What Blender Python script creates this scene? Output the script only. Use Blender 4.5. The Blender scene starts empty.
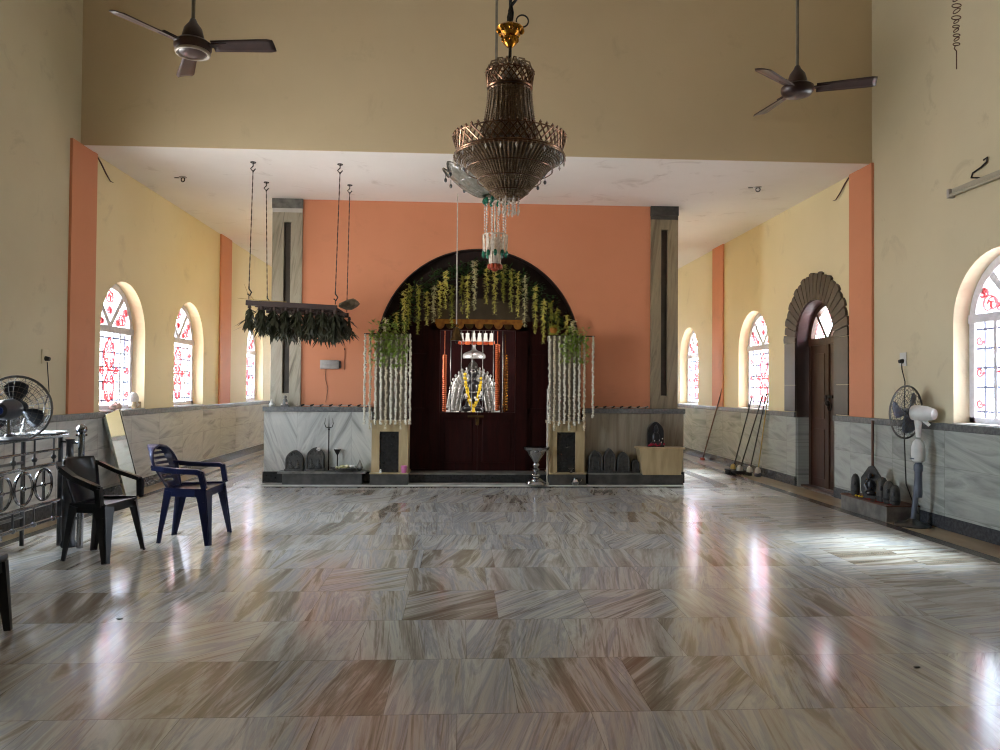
import bpy, bmesh, math, random
from mathutils import Vector, Matrix, Quaternion
PI = math.pi
S = bpy.context.scene
COL = S.collection
random.seed(7)

# ------------------------------------------------------------------ helpers
def lin(c):
    c = c / 255.0
    return c / 12.92 if c <= 0.04045 else ((c + 0.055) / 1.055) ** 2.4
def rgb(r, g, b): return (lin(r), lin(g), lin(b), 1.0)

def frame_of(d):
    d = Vector(d).normalized()
    a = Vector((0, 0, 1)) if abs(d.z) < 0.95 else Vector((1, 0, 0))
    u = d.cross(a).normalized()
    return u, d.cross(u).normalized(), d

class MB:
    """collects shapes, then links them as ONE mesh object"""
    def __init__(self): self.bm = bmesh.new()
    def face(self, vs):
        try: return self.bm.faces.new(vs)
        except ValueError: return None
    def box(self, x0, x1, y0, y1, z0, z1, bev=0.0, mtx=None):
        vs = [self.bm.verts.new((x, y, z)) for z in (z0, z1) for y in (y0, y1) for x in (x0, x1)]
        fs = [self.face([vs[i] for i in q]) for q in ((0,2,3,1),(4,5,7,6),(0,1,5,4),(2,6,7,3),(0,4,6,2),(1,3,7,5))]
        if bev > 0:
            es = list({e for f in fs for e in f.edges})
            r = bmesh.ops.bevel(self.bm, geom=es, offset=bev, segments=2, affect='EDGES', profile=0.5)
            vs = list({v for f in r['faces'] for v in f.verts} | {v for v in vs if v.is_valid})
        if mtx is not None:
            for v in vs: v.co = mtx @ v.co
        return self
    def bar(self, p0, p1, w, t, up=(0, 0, 1), w1=None, t1=None):
        """rectangular bar from p0 to p1; w across, t along 'up'"""
        p0, p1 = Vector(p0), Vector(p1); d = (p1 - p0).normalized(); up = Vector(up)
        u = d.cross(up)
        if u.length < 1e-4: u = d.cross(Vector((1, 0, 0)))
        u.normalize(); n = u.cross(d).normalized()
        w1 = w if w1 is None else w1; t1 = t if t1 is None else t1
        A = [self.bm.verts.new(p0 + u*sx*w/2 + n*sy*t/2) for sx, sy in ((-1,-1),(1,-1),(1,1),(-1,1))]
        B = [self.bm.verts.new(p1 + u*sx*w1/2 + n*sy*t1/2) for sx, sy in ((-1,-1),(1,-1),(1,1),(-1,1))]
        self.face(A[::-1]); self.face(B)
        for i in range(4): self.face([A[i], A[(i+1)%4], B[(i+1)%4], B[i]])
        return self
    def tube(self, pts, r, seg=8, closed=False, caps=True):
        pts = [Vector(p) for p in pts]; n = len(pts)
        rs = r if isinstance(r, (list, tuple)) else [r]*n
        rings = []; pu = None
        for i, p in enumerate(pts):
            if closed: d = pts[(i+1) % n] - pts[i-1]
            else: d = pts[min(i+1, n-1)] - pts[max(i-1, 0)]
            if d.length < 1e-9: d = Vector((0, 0, 1))
            u, v, d = frame_of(d)
            if pu is not None:
                q = pu - d * pu.dot(d)
                if q.length > 1e-5: u = q.normalized(); v = d.cross(u)
            pu = u
            rings.append([self.bm.verts.new(p + (u*math.cos(2*PI*k/seg) + v*math.sin(2*PI*k/seg))*rs[i]) for k in range(seg)])
        m = n if closed else n-1
        for i in range(m):
            a, b = rings[i], rings[(i+1) % n]
            for k in range(seg): self.face([a[k], a[(k+1)%seg], b[(k+1)%seg], b[k]])
        if caps and not closed:
            self.face(rings[0][::-1]); self.face(rings[-1])
        return self
    def cyl(self, p0, p1, r0, r1=None, seg=16): return self.tube([p0, p1], [r0, r0 if r1 is None else r1], seg)
    def ring(self, c, R, r, axis=(0, 0, 1), seg=32, tseg=6, a0=0, a1=2*PI, sq=1.0):
        u, v, d = frame_of(axis); c = Vector(c); full = abs(a1 - a0 - 2*PI) < 1e-6
        n = seg if full else seg + 1
        pts = [c + u*R*math.cos(a0+(a1-a0)*i/seg) + v*R*sq*math.sin(a0+(a1-a0)*i/seg) for i in range(n)]
        return self.tube(pts, r, tseg, closed=full)
    def lathe(self, prof, seg=24, c=(0, 0, 0), axis=None):
        c = Vector(c)
        if axis is None: u, v, d = Vector((1,0,0)), Vector((0,1,0)), Vector((0,0,1))
        else: u, v, d = frame_of(axis); u, v = v, u
        if u.cross(v).dot(d) < 0: u, v = v, u
        rings = []
        for r, z in prof:
            if r < 1e-5: rings.append([self.bm.verts.new(c + d*z)])
            else: rings.append([self.bm.verts.new(c + d*z + (u*math.cos(2*PI*k/seg)+v*math.sin(2*PI*k/seg))*r) for k in range(seg)])
        for a, b in zip(rings, rings[1:]):
            for k in range(seg):
                k2 = (k+1) % seg
                if len(a) == 1 and len(b) == 1: continue
                if len(a) == 1: self.face([a[0], b[k], b[k2]][::-1] if False else [a[0], b[k2], b[k]][::-1])
                elif len(b) == 1: self.face([a[k], a[k2], b[0]])
                else: self.face([a[k], a[k2], b[k2], b[k]])
        if len(rings[0]) > 1: self.face(rings[0][::-1])
        if len(rings[-1]) > 1: self.face(rings[-1])
        return self
    def ball(self, c, r, s=(1, 1, 1), u=12, v=8):
        c = Vector(c); rows = []
        for j in range(v+1):
            th = PI*j/v; rr = math.sin(th); z = math.cos(th)
            if j in (0, v): rows.append([self.bm.verts.new(c + Vector((0, 0, z*r*s[2])))])
            else: rows.append([self.bm.verts.new(c + Vector((rr*math.cos(2*PI*k/u)*r*s[0], rr*math.sin(2*PI*k/u)*r*s[1], z*r*s[2]))) for k in range(u)])
        for a, b in zip(rows, rows[1:]):
            for k in range(u):
                k2 = (k+1) % u
                if len(a) == 1: self.face([a[0], b[k], b[k2]])
                elif len(b) == 1: self.face([a[k2], a[k], b[0]])
                else: self.face([a[k], b[k], b[k2], a[k2]])
        return self
    def octa(self, c, r, h=None):
        c = Vector(c); h = h or r
        e = [self.bm.verts.new(c + Vector(p)) for p in ((r,0,0),(0,r,0),(-r,0,0),(0,-r,0))]
        t = self.bm.verts.new(c + Vector((0,0,h))); b = self.bm.verts.new(c - Vector((0,0,h)))
        for i in range(4):
            self.face([e[i], e[(i+1)%4], t]); self.face([e[(i+1)%4], e[i], b])
        return self
    def prism(self, poly, axis, a0, a1):
        """poly in the plane across 'axis': x:(y,z)  y:(x,z)  z:(x,y)"""
        def P(p, a): return {'x': (a, p[0], p[1]), 'y': (p[0], a, p[1]), 'z': (p[0], p[1], a)}[axis]
        A = [self.bm.verts.new(P(p, a0)) for p in poly]; B = [self.bm.verts.new(P(p, a1)) for p in poly]
        self.face(A); self.face(B[::-1]); n = len(poly)
        for i in range(n): self.face([A[(i+1)%n], A[i], B[i], B[(i+1)%n]])
        return self
    def leaf(self, p, d, L, w, n=None, bend=0.0):
        """pointed leaf from p along d"""
        p = Vector(p); u, v, d = frame_of(d)
        if n is not None:
            u = d.cross(Vector(n)); u = u.normalized() if u.length > 1e-4 else frame_of(d)[0]; v = u.cross(d)
        a = self.bm.verts.new(p); m = p + d*L*0.45 + v*bend*L*0.5; t = self.bm.verts.new(p + d*L + v*bend*L)
        l = self.bm.verts.new(m + u*w/2); r = self.bm.verts.new(m - u*w/2)
        self.face([a, l, t]); self.face([a, t, r])
        return self
    def build(self, name, m=None, parent=None, loc=None, smooth=True, angle=40):
        bmesh.ops.recalc_face_normals(self.bm, faces=self.bm.faces)
        me = bpy.data.meshes.new(name); self.bm.to_mesh(me); self.bm.free()
        if smooth and len(me.polygons):
            me.polygons.foreach_set('use_smooth', [True]*len(me.polygons))
            me.set_sharp_from_angle(angle=math.radians(angle))
        if m: me.materials.append(m)
        o = bpy.data.objects.new(name, me); COL.objects.link(o)
        if parent is not None: o.parent = parent
        if loc is not None: o.location = loc
        return o

def tag(o, label, cat, group=None):
    o['label'] = label; o['category'] = cat
    if group: o['group'] = group
    return o
def thing(name, label, cat, loc=(0, 0, 0), rz=0, group=None):
    o = bpy.data.objects.new(name, None); COL.objects.link(o)
    o.empty_display_size = 0.05
    o.location = loc; o.rotation_euler = (0, 0, rz)
    return tag(o, label, cat, group)
def struct(o): o['kind'] = 'structure'; return o
def dup(root, loc=None, rz=None, label=None, group=None, rot=None, scale=None):
    r = root.copy(); COL.objects.link(r)
    if loc is not None: r.location = loc
    if rz is not None: r.rotation_euler = (0, 0, rz)
    if rot is not None: r.rotation_euler = rot
    if scale is not None: r.scale = scale
    if label: r['label'] = label
    if group: r['group'] = group
    for ch in list(root.children):
        c = ch.copy(); COL.objects.link(c); c.parent = r
        for g in list(ch.children):
            d = g.copy(); COL.objects.link(d); d.parent = c
    return r
ORD = ['first','second','third','fourth','fifth','sixth','seventh','eighth','ninth','tenth','eleventh','twelfth','thirteenth','fourteenth',
       'fifteenth','sixteenth','seventeenth','eighteenth','nineteenth','twentieth','twenty-first','twenty-second','twenty-third','twenty-fourth','twenty-fifth','twenty-sixth','twenty-seventh']

# ------------------------------------------------------------------ materials
class NT:
    def __init__(self, name):
        self.m = bpy.data.materials.new(name); self.m.use_nodes = True
        self.t = self.m.node_tree; self.t.nodes.clear()
        self.out = self.t.nodes.new('ShaderNodeOutputMaterial')
    def n(self, kind, **kw):
        x = self.t.nodes.new('ShaderNode' + kind)
        for k, v in kw.items(): setattr(x, k, v)
        return x
    def l(self, a, b): self.t.links.new(a, b)
    def val(self, sock, v):
        if hasattr(v, 'is_output'): self.l(v, sock)
        else: sock.default_value = v
    def math(self, op, a, b=0.0, c=0.0, clamp=False):
        x = self.n('Math', operation=op, use_clamp=clamp)
        for i, v in enumerate((a, b, c)): self.val(x.inputs[i], v)
        return x.outputs[0]
    def mix(self, f, a, b, blend='MIX'):
        x = self.n('Mix', data_type='RGBA', blend_type=blend)
        self.val(x.inputs[0], f); self.val(x.inputs[6], a); self.val(x.inputs[7], b)
        return x.outputs[2]
    def ramp(self, f, stops, interp='LINEAR'):
        x = self.n('ValToRGB'); self.l(f, x.inputs[0]); e = x.color_ramp.elements
        x.color_ramp.interpolation = interp
        while len(e) < len(stops): e.new(0.5)
        for i, (p, c) in enumerate(stops): e[i].position = p; e[i].color = c
        return x.outputs[0]
    def noise(self, vec, scale=5.0, detail=3.0, rough=0.5, dist=0.0):
        x = self.n('TexNoise'); 
        if vec is not None: self.l(vec, x.inputs['Vector'])
        x.inputs['Scale'].default_value = scale; x.inputs['Detail'].default_value = detail
        x.inputs['Roughness'].default_value = rough; x.inputs['Distortion'].default_value = dist
        return x.outputs['Fac']
    def pos(self): return self.n('NewGeometry').outputs['Position']
    def obj(self): return self.n('TexCoord').outputs['Object']
    def sep(self, v):
        x = self.n('SeparateXYZ'); self.l(v, x.inputs[0]); return x.outputs
    def comb(self, a, b, c):
        x = self.n('CombineXYZ')
        for i, v in enumerate((a, b, c)): self.val(x.inputs[i], v)
        return x.outputs[0]
    def bsdf(self, color, rough=0.5, metal=0.0, spec=0.5, **kw):
        b = self.n('BsdfPrincipled')
        self.val(b.inputs['Base Color'], color); self.val(b.inputs['Roughness'], rough)
        self.val(b.inputs['Metallic'], metal); self.val(b.inputs['Specular IOR Level'], spec)
        for k, v in kw.items(): self.val(b.inputs[k], v)
        return b
    def done(self, b): self.l(b.outputs[0] if hasattr(b, 'outputs') else b, self.out.inputs[0]); return self.m

def pm(name, c1, c2=None, scale=6.0, rough=0.5, metal=0.0, spec=0.5, bump=0.0, detail=3.0, stretch=None):
    """simple two-tone noise material"""
    t = NT(name); c2 = c2 or tuple(min(1, x*0.82) for x in c1[:3]) + (1,)
    v = t.obj()
    if stretch:
        mp = t.n('Mapping'); t.l(v, mp.inputs[0]); mp.inputs['Scale'].default_value = stretch; v = mp.outputs[0]
    f = t.noise(v, scale, detail)
    c = t.ramp(f, [(0.35, c1), (0.65, c2)])
    b = t.bsdf(c, rough, metal, spec)
    if bump:
        bp = t.n('Bump'); bp.inputs['Strength'].default_value = bump; bp.inputs['Distance'].default_value = 0.01
        t.l(f, bp.inputs['Height']); t.l(bp.outputs[0], b.inputs['Normal'])
    return t.done(b)

def wall_paint(name, base, dirty, damp, stain=0.35):
    """emulsion paint with faint blotches and a few damp stains high on the wall"""
    t = NT(name); p = t.pos()
    f1 = t.noise(p, 0.7, 4, 0.6); c = t.ramp(f1, [(0.35, base), (0.75, dirty)])
    f2 = t.noise(p, 2.3, 6, 0.65, 0.6); m = t.ramp(f2, [(0.6, (0,0,0,1)), (0.78, (1,1,1,1))])
    mm = t.math('MULTIPLY', m, stain)
    c = t.mix(mm, c, damp)
    b = t.bsdf(c, 0.62, 0, 0.3)
    bp = t.n('Bump'); bp.inputs['Strength'].default_value = 0.08; bp.inputs['Distance'].default_value = 0.01
    t.l(t.noise(p, 60, 2), bp.inputs['Height']); t.l(bp.outputs[0], b.inputs['Normal'])
    return t.done(b)

def marble_floor():
    t = NT('polished banded marble tiles'); x, y, z = t.sep(t.pos())
    TS = 0.654; TX = 0.58; FY0 = 0.027
    row = t.math('FLOOR', t.math('DIVIDE', t.math('ADD', y, FY0), TS))
    wn = t.n('TexWhiteNoise', noise_dimensions='1D'); t.l(row, wn.inputs['W'])
    xs = t.math('ADD', x, t.math('MULTIPLY', wn.outputs['Value'], TX))
    col = t.math('FLOOR', t.math('DIVIDE', xs, TX))
    cell = t.n('TexWhiteNoise', noise_dimensions='3D'); t.l(t.comb(row, col, 3.3), cell.inputs['Vector'])
    r, g, bl = t.sep(cell.outputs['Color'])
    # direction of the banding in each tile; the tiles along the right side run across
    ang = t.math('ADD', t.math('ADD', 0.10, t.math('MULTIPLY', t.math('SUBTRACT', r, 0.5), 0.42)), t.math('MULTIPLY', t.math('GREATER_THAN', g, 0.92), 0.7))
    side = t.math('GREATER_THAN', x, 2.95)
    ang = t.math('ADD', t.math('MULTIPLY', ang, t.math('SUBTRACT', 1.0, side)), t.math('MULTIPLY', side, 1.35))
    vr = t.n('VectorRotate', rotation_type='Z_AXIS'); t.l(t.comb(x, y, 0), vr.inputs['Vector']); t.l(ang, vr.inputs['Angle'])
    add = t.n('VectorMath', operation='ADD'); t.l(vr.outputs[0], add.inputs[0])
    sc = t.n('VectorMath', operation='SCALE'); t.l(cell.outputs['Color'], sc.inputs[0]); sc.inputs['Scale'].default_value = 23.0
    t.l(sc.outputs[0], add.inputs[1])
    mp = t.n('Mapping'); t.l(add.outputs[0], mp.inputs[0]); mp.inputs['Scale'].default_value = (5.0, 0.55, 1)
    band = t.noise(mp.outputs[0], 1.0, 9, 0.64, 1.3)
    mp2 = t.n('Mapping'); t.l(add.outputs[0], mp2.inputs[0]); mp2.inputs['Scale'].default_value = (30, 1.1, 1)
    fine = t.noise(mp2.outputs[0], 1.0, 6, 0.65, 1.4)
    shift = t.math('MULTIPLY', t.math('SUBTRACT', bl, 0.5), 0.26)
    f = t.math('ADD', band, shift)
    c = t.ramp(f, [(0.24, rgb(124, 110, 94)), (0.35, rgb(150, 140, 126)), (0.43, rgb(194, 188, 178)), (0.50, rgb(168, 168, 170)), (0.57, rgb(206, 203, 196)), (0.66, rgb(182, 176, 166)), (0.78, rgb(146, 138, 130))])
    fm = t.ramp(fine, [(0.36, (1,1,1,1)), (0.48, (0,0,0,1))])
    c = t.mix(t.math('MULTIPLY', fm, t.math('ADD', 0.08, t.math('MULTIPLY', g, 0.62))), c, rgb(112, 98, 84))
    fm2 = t.ramp(fine, [(0.58, (0,0,0,1)), (0.70, (1,1,1,1))])
    c = t.mix(t.math('MULTIPLY', fm2, t.math('MULTIPLY', g, 0.55)), c, rgb(222, 220, 214))
    # the slim joint between tiles
    jx = t.math('LESS_THAN', t.math('ABSOLUTE', t.math('SUBTRACT', t.math('FRACT', t.math('DIVIDE', xs, TX)), 0.002)), 0.0035)
    jy = t.math('LESS_THAN', t.math('FRACT', t.math('DIVIDE', t.math('ADD', y, FY0), TS)), 0.0075)
    j = t.math('MAXIMUM', jx, jy)
    c = t.mix(t.math('MULTIPLY', j, 0.55), c, rgb(78, 68, 58))
    c = t.mix(1.0, c, (0.90, 0.91, 0.92, 1), 'MULTIPLY')
    sm = t.noise(t.pos(), 1.6, 4, 0.6)
    ro = t.math('ADD', 0.07, t.math('MULTIPLY', sm, 0.12))
    b = t.bsdf(c, ro, 0, 0.5)
    bp = t.n('Bump'); bp.inputs['Strength'].default_value = 0.02; bp.inputs['Distance'].default_value = 0.02
    t.l(t.noise(t.pos(), 5.0, 2), bp.inputs['Height']); t.l(bp.outputs[0], b.inputs['Normal'])
    return t.done(b)

def slab_marble(name, axis, stops, tw=0.9, th=0.55, ang=0.0, ang_var=0.5, rough=0.22, stretch=(5, 0.7), mirror=None, z0=0.0, joint=0.45):
    """marble cladding: axis 'x' = panel in the y-z plane, 'y' = panel in the x-z plane"""
    t = NT(name); x, y, z = t.sep(t.pos()); a = y if axis == 'x' else x
    cx = t.math('FLOOR', t.math('DIVIDE', a, tw)); cz = t.math('FLOOR', t.math('DIVIDE', t.math('SUBTRACT', z, z0), th))
    cell = t.n('TexWhiteNoise', noise_dimensions='3D'); t.l(t.comb(cx, cz, 1.7), cell.inputs['Vector'])
    r, g, bl = t.sep(cell.outputs['Color'])
    an = t.math('ADD', ang, t.math('MULTIPLY', t.math('SUBTRACT', r, 0.5), ang_var))
    if mirror is not None:  # book-matched slabs: the veins mirror in every second slab
        par = t.math('SUBTRACT', t.math('MULTIPLY', t.math('MODULO', t.math('ADD', cx, 40), 2.0), 2.0), 1.0)
        an = t.math('MULTIPLY', par, mirror)
    vr = t.n('VectorRotate', rotation_type='Z_AXIS'); t.l(t.comb(a, z, 0), vr.inputs['Vector']); t.l(an, vr.inputs['Angle'])
    add = t.n('VectorMath', operation='ADD'); t.l(vr.outputs[0], add.inputs[0])
    sc = t.n('VectorMath', operation='SCALE'); t.l(cell.outputs['Color'], sc.inputs[0]); sc.inputs['Scale'].default_value = 9.0
    t.l(sc.outputs[0], add.inputs[1])
    mp = t.n('Mapping'); t.l(add.outputs[0], mp.inputs[0]); mp.inputs['Scale'].default_value = (stretch[0], stretch[1], 1)
    f = t.noise(mp.outputs[0], 1.0, 7, 0.6, 1.1)
    c = t.ramp(f, stops)
    jx = t.math('LESS_THAN', t.math('FRACT', t.math('DIVIDE', a, tw)), 0.006)
    jz = t.math('LESS_THAN', t.math('FRACT', t.math('DIVIDE', t.math('SUBTRACT', z, z0), th)), 0.008)
    c = t.mix(t.math('MULTIPLY', t.math('MAXIMUM', jx, jz), joint), c, rgb(90, 85, 78))
    return t.done(t.bsdf(c, rough, 0, 0.5))

def wood(name, c1, c2, rough=0.4, stretch=(14, 14, 1.2), spec=0.4):
    t = NT(name); mp = t.n('Mapping'); t.l(t.obj(), mp.inputs[0]); mp.inputs['Scale'].default_value = stretch
    f = t.noise(mp.outputs[0], 1.5, 6, 0.6, 0.8)
    return t.done(t.bsdf(t.ramp(f, [(0.3, c1), (0.7, c2)]), rough, 0, spec))

def glass_pane():
    """clear old glass, faintly tinted in patches"""
    t = NT('tinted window glass'); p = t.pos()
    f = t.noise(p, 2.2, 2); c = t.ramp(f, [(0.30, (0.66, 0.74, 0.80, 1)), (0.48, (0.79, 0.79, 0.79, 1)), (0.60, (0.79, 0.76, 0.75, 1)), (0.74, (0.79, 0.64, 0.62, 1))])
    tr = t.n('BsdfTransparent'); t.l(c, tr.inputs[0])
    gl = t.n('BsdfGlossy'); gl.inputs['Roughness'].default_value = 0.05
    fr = t.n('Fresnel'); fr.inputs[0].default_value = 1.45
    mx = t.n('MixShader'); t.l(t.math('MULTIPLY', fr.outputs[0], 0.6), mx.inputs[0]); t.l(tr.outputs[0], mx.inputs[1]); t.l(gl.outputs[0], mx.inputs[2])
    return t.done(mx)

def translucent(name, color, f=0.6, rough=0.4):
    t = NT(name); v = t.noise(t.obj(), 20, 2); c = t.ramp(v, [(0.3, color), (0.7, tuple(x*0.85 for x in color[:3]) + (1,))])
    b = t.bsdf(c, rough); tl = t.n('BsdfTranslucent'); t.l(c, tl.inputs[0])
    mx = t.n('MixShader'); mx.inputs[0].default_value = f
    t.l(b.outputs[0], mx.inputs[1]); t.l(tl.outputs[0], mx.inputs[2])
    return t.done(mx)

def crystal(name, color, trans=0.35, rough=0.12):
    t = NT(name); v = t.noise(t.obj(), 40, 2)
    c = t.ramp(v, [(0.35, color), (0.65, tuple(min(1, x*1.5) for x in color[:3]) + (1,))])
    b = t.bsdf(c, rough, 0.0, 0.8); tr = t.n('BsdfTransparent'); t.l(c, tr.inputs[0])
    mx = t.n('MixShader'); mx.inputs[0].default_value = trans
    t.l(b.outputs[0], mx.inputs[1]); t.l(tr.outputs[0], mx.inputs[2])
    return t.done(mx)

M = {}
M['cream'] = wall_paint('cream wall paint', rgb(234, 219, 178), rgb(228, 212, 168), rgb(172, 152, 118))
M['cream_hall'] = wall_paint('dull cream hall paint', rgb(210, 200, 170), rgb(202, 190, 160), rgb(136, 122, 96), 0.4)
M['header_shade'] = wall_paint('shaded cream header paint', rgb(204, 184, 150), rgb(196, 176, 142), rgb(136, 118, 88), 0.22)  # the aisle cream darkened: the header's shade is put into the colour
M['white_ceiling'] = wall_paint('off white ceiling paint', rgb(242, 237, 230), rgb(234, 228, 220), rgb(168, 154, 138), 0.5)
M['orange'] = wall_paint('terracotta orange paint', rgb(212, 142, 106), rgb(204, 134, 98), rgb(152, 104, 78), 0.25)
M['floor'] = marble_floor()
M['border_dark'] = pm('dark granite floor border', rgb(84, 78, 72), rgb(64, 60, 56), 20, 0.2)
M['border_beige'] = pm('beige stone floor margin', rgb(176, 160, 134), rgb(150, 134, 110), 3, 0.25, stretch=(1, 0.3, 1))
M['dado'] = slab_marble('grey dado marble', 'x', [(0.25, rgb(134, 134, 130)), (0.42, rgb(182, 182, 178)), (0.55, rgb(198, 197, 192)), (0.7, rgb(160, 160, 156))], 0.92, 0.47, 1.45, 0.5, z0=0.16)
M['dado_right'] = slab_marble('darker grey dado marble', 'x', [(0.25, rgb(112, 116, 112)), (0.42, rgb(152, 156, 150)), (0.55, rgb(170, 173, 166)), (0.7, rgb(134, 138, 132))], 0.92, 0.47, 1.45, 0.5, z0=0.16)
M['dado_altar_left'] = slab_marble('veined grey altar marble', 'y', [(0.25, rgb(112, 112, 108)), (0.42, rgb(176, 176, 170)), (0.55, rgb(198, 198, 190)), (0.72, rgb(144, 143, 138))], 0.77, 1.2, 0.5, 0.3, mirror=0.45, joint=0.3)
M['dado_altar_right'] = slab_marble('brownish veined altar marble', 'y', [(0.25, rgb(88, 78, 64)), (0.42, rgb(134, 122, 104)), (0.55, rgb(148, 138, 120)), (0.72, rgb(110, 98, 80))], 0.5, 1.2, 0.0, 0.2, joint=0.3)
M['pillar_left'] = slab_marble('grey green pillar marble', 'y', [(0.25, rgb(92, 86, 72)), (0.42, rgb(150, 142, 122)), (0.56, rgb(166, 158, 138)), (0.72, rgb(116, 108, 92))], 9, 9, 0.15, 0.1, rough=0.3, stretch=(9, 0.8))
M['cap_grey'] = pm('grey granite coping', rgb(112, 112, 110), rgb(92, 92, 92), 30, 0.25)
M['skirt'] = pm('dark granite skirting', rgb(72, 74, 78), rgb(54, 56, 60), 30, 0.25)
M['black_stone'] = pm('black granite', rgb(44, 44, 44), rgb(30, 30, 30), 25, 0.2)
M['shaft_dark'] = pm('brown grey marble shaft', rgb(112, 102, 86), rgb(92, 84, 70), 4, 0.35)
M['channel_brown'] = pm('dark brown recess stone', rgb(70, 60, 50), rgb(54, 46, 38), 6, 0.5)
M['pillar_right'] = slab_marble('brownish pillar marble', 'y', [(0.25, rgb(84, 72, 54)), (0.42, rgb(134, 120, 96)), (0.56, rgb(150, 136, 110)), (0.72, rgb(104, 92, 70))], 9, 9, 0.1, 0.1, rough=0.3, stretch=(9, 0.8))
M['white_marble'] = pm('pale marble slab', rgb(206, 204, 198), rgb(180, 178, 172), 4, 0.2)
M['beige_marble'] = pm('beige marble', rgb(186, 166, 128), rgb(162, 142, 104), 4, 0.3, stretch=(3, 3, 0.5))
M['brown_door'] = wood('dark brown door timber', rgb(74, 46, 32), rgb(54, 32, 22), 0.42)
M['brown_paint'] = pm('dark brown gloss paint', rgb(54, 38, 31), rgb(42, 29, 24), 5, 0.35)
M['red_wood'] = wood('polished dark red wood', rgb(50, 13, 10), rgb(30, 7, 6), 0.5, spec=0.15)
M['dark_wood'] = wood('old dark brown wood', rgb(50, 30, 25), rgb(34, 20, 17), 0.6)
M['tymp'] = pm('grey brown plaster', rgb(92, 78, 60), rgb(76, 64, 50), 4, 0.7)
M['win_white_glow'] = translucent('white frame paint with daylight glow', rgb(228, 226, 234), 0.06, 0.35)  # translucency put into the frame's paint as a bright daylight glow
M['glass'] = glass_pane()
M['red_glare'] = translucent('glare-lit red painted scrolls', rgb(222, 140, 144), 0.7)  # red metal grille paled and made translucent to imitate window glare
M['grid_blue_glow'] = translucent('pale grey bars with daylight glow', rgb(150, 152, 176), 0.22)  # solid bars made translucent so that they seem to glow with daylight
M['gold'] = pm('worn gilt brass', rgb(196, 140, 50), rgb(150, 98, 34), 20, 0.25, 1.0)
M['bronze'] = pm('brown bronze', rgb(112, 80, 56), rgb(78, 54, 38), 20, 0.3, 0.8)
M['crystal_brown'] = crystal('smoky crystal beads', rgb(142, 120, 96), 0.3)
M['crystal_light'] = crystal('clear crystal drops', rgb(214, 206, 196), 0.45)
M['crystal_grey'] = crystal('dusty grey glass', rgb(122, 118, 108), 0.25, 0.25)
M['core_brown'] = pm('dusty brown glass core', rgb(112, 92, 70), rgb(84, 66, 50), 60, 0.3)
M['green_bead'] = pm('green glass beads', rgb(30, 110, 84), rgb(20, 80, 60), 20, 0.2)
M['red_bead'] = pm('red orange beads', rgb(168, 68, 34), rgb(130, 46, 24), 20, 0.4)
M['black_wire'] = pm('black cable', rgb(24, 22, 22), rgb(16, 15, 15), 20, 0.5)
M['fan_brown'] = pm('brown enamel', rgb(64, 42, 36), rgb(52, 34, 30), 12, 0.35)
M['fan_grey'] = pm('greyish fan rod paint', rgb(128, 120, 104), rgb(108, 100, 88), 12, 0.4)
M['fan_trim'] = pm('pale fan trim', rgb(180, 166, 150), rgb(160, 146, 130), 12, 0.4)
M['black_plastic'] = pm('black moulded plastic', rgb(13, 12, 12), rgb(10, 9, 9), 10, 0.32)
M['blue_plastic'] = pm('navy blue moulded plastic', rgb(15, 24, 64), rgb(12, 19, 54), 10, 0.34)
M['steel'] = pm('polished stainless steel', rgb(176, 178, 180), rgb(150, 152, 156), 6, 0.16, 1.0)
M['dark_steel'] = pm('dull steel', rgb(110, 112, 114), rgb(84, 86, 90), 8, 0.28, 1.0)
M['silver'] = pm('silver sheet', rgb(222, 222, 220), rgb(196, 196, 194), 14, 0.42, 0.6)
M['white_plastic'] = pm('white plastic', rgb(214, 214, 210), rgb(198, 198, 194), 10, 0.4)
M['grey_plastic'] = pm('grey blue plastic', rgb(92, 98, 112), rgb(74, 80, 94), 10, 0.4)
M['dark_blade'] = pm('dark translucent fan plastic', rgb(40, 42, 50), rgb(30, 32, 40), 10, 0.3)
M['motor_dark'] = pm('dark grey motor housing', rgb(78, 80, 86), rgb(60, 62, 68), 10, 0.35)
M['wire_dark'] = pm('dark coated wire', rgb(92, 90, 84), rgb(74, 72, 68), 10, 0.5)
M['badge'] = pm('blue badge', rgb(36, 70, 150), rgb(30, 58, 130), 10, 0.3)
M['idol_stone'] = pm('dark carved stone', rgb(70, 68, 64), rgb(46, 45, 43), 22, 0.6, bump=0.4)
M['idol_black'] = pm('oiled black stone', rgb(30, 28, 32), rgb(18, 17, 20), 18, 0.3)
M['grey_ledge'] = pm('weathered grey stone', rgb(120, 118, 112), rgb(86, 84, 80), 9, 0.5, bump=0.3)
M['ledge_dark'] = pm('dark weathered stone', rgb(76, 74, 70), rgb(50, 49, 47), 9, 0.45)
M['leaf_dry'] = translucent('dried dark leaves', rgb(44, 46, 26), 0.15, 0.6)
M['leaf_dark'] = translucent('dark green foliage', rgb(56, 88, 42), 0.2, 0.5)
M['leaf_light'] = translucent('light green foliage', rgb(142, 168, 76), 0.25, 0.5)
M['vine'] = translucent('yellow green flower petals', rgb(232, 226, 130), 0.25, 0.5)
M['vine_pale'] = translucent('pale cream flower petals', rgb(226, 222, 180), 0.25, 0.5)
M['vine_olive'] = translucent('olive flower petals', rgb(176, 176, 80), 0.25, 0.5)
M['jasmine'] = pm('off white flower strings', rgb(232, 228, 212), rgb(204, 198, 178), 50, 0.7)
M['jasmine_tan'] = pm('tan flower strings', rgb(214, 204, 178), rgb(184, 172, 144), 50, 0.7)
M['palm'] = pm('dried palm leaf', rgb(104, 92, 72), rgb(82, 72, 54), 14, 0.6)
M['rope'] = pm('dark twisted rope', rgb(70, 48, 40), rgb(46, 32, 28), 40, 0.7)
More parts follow.
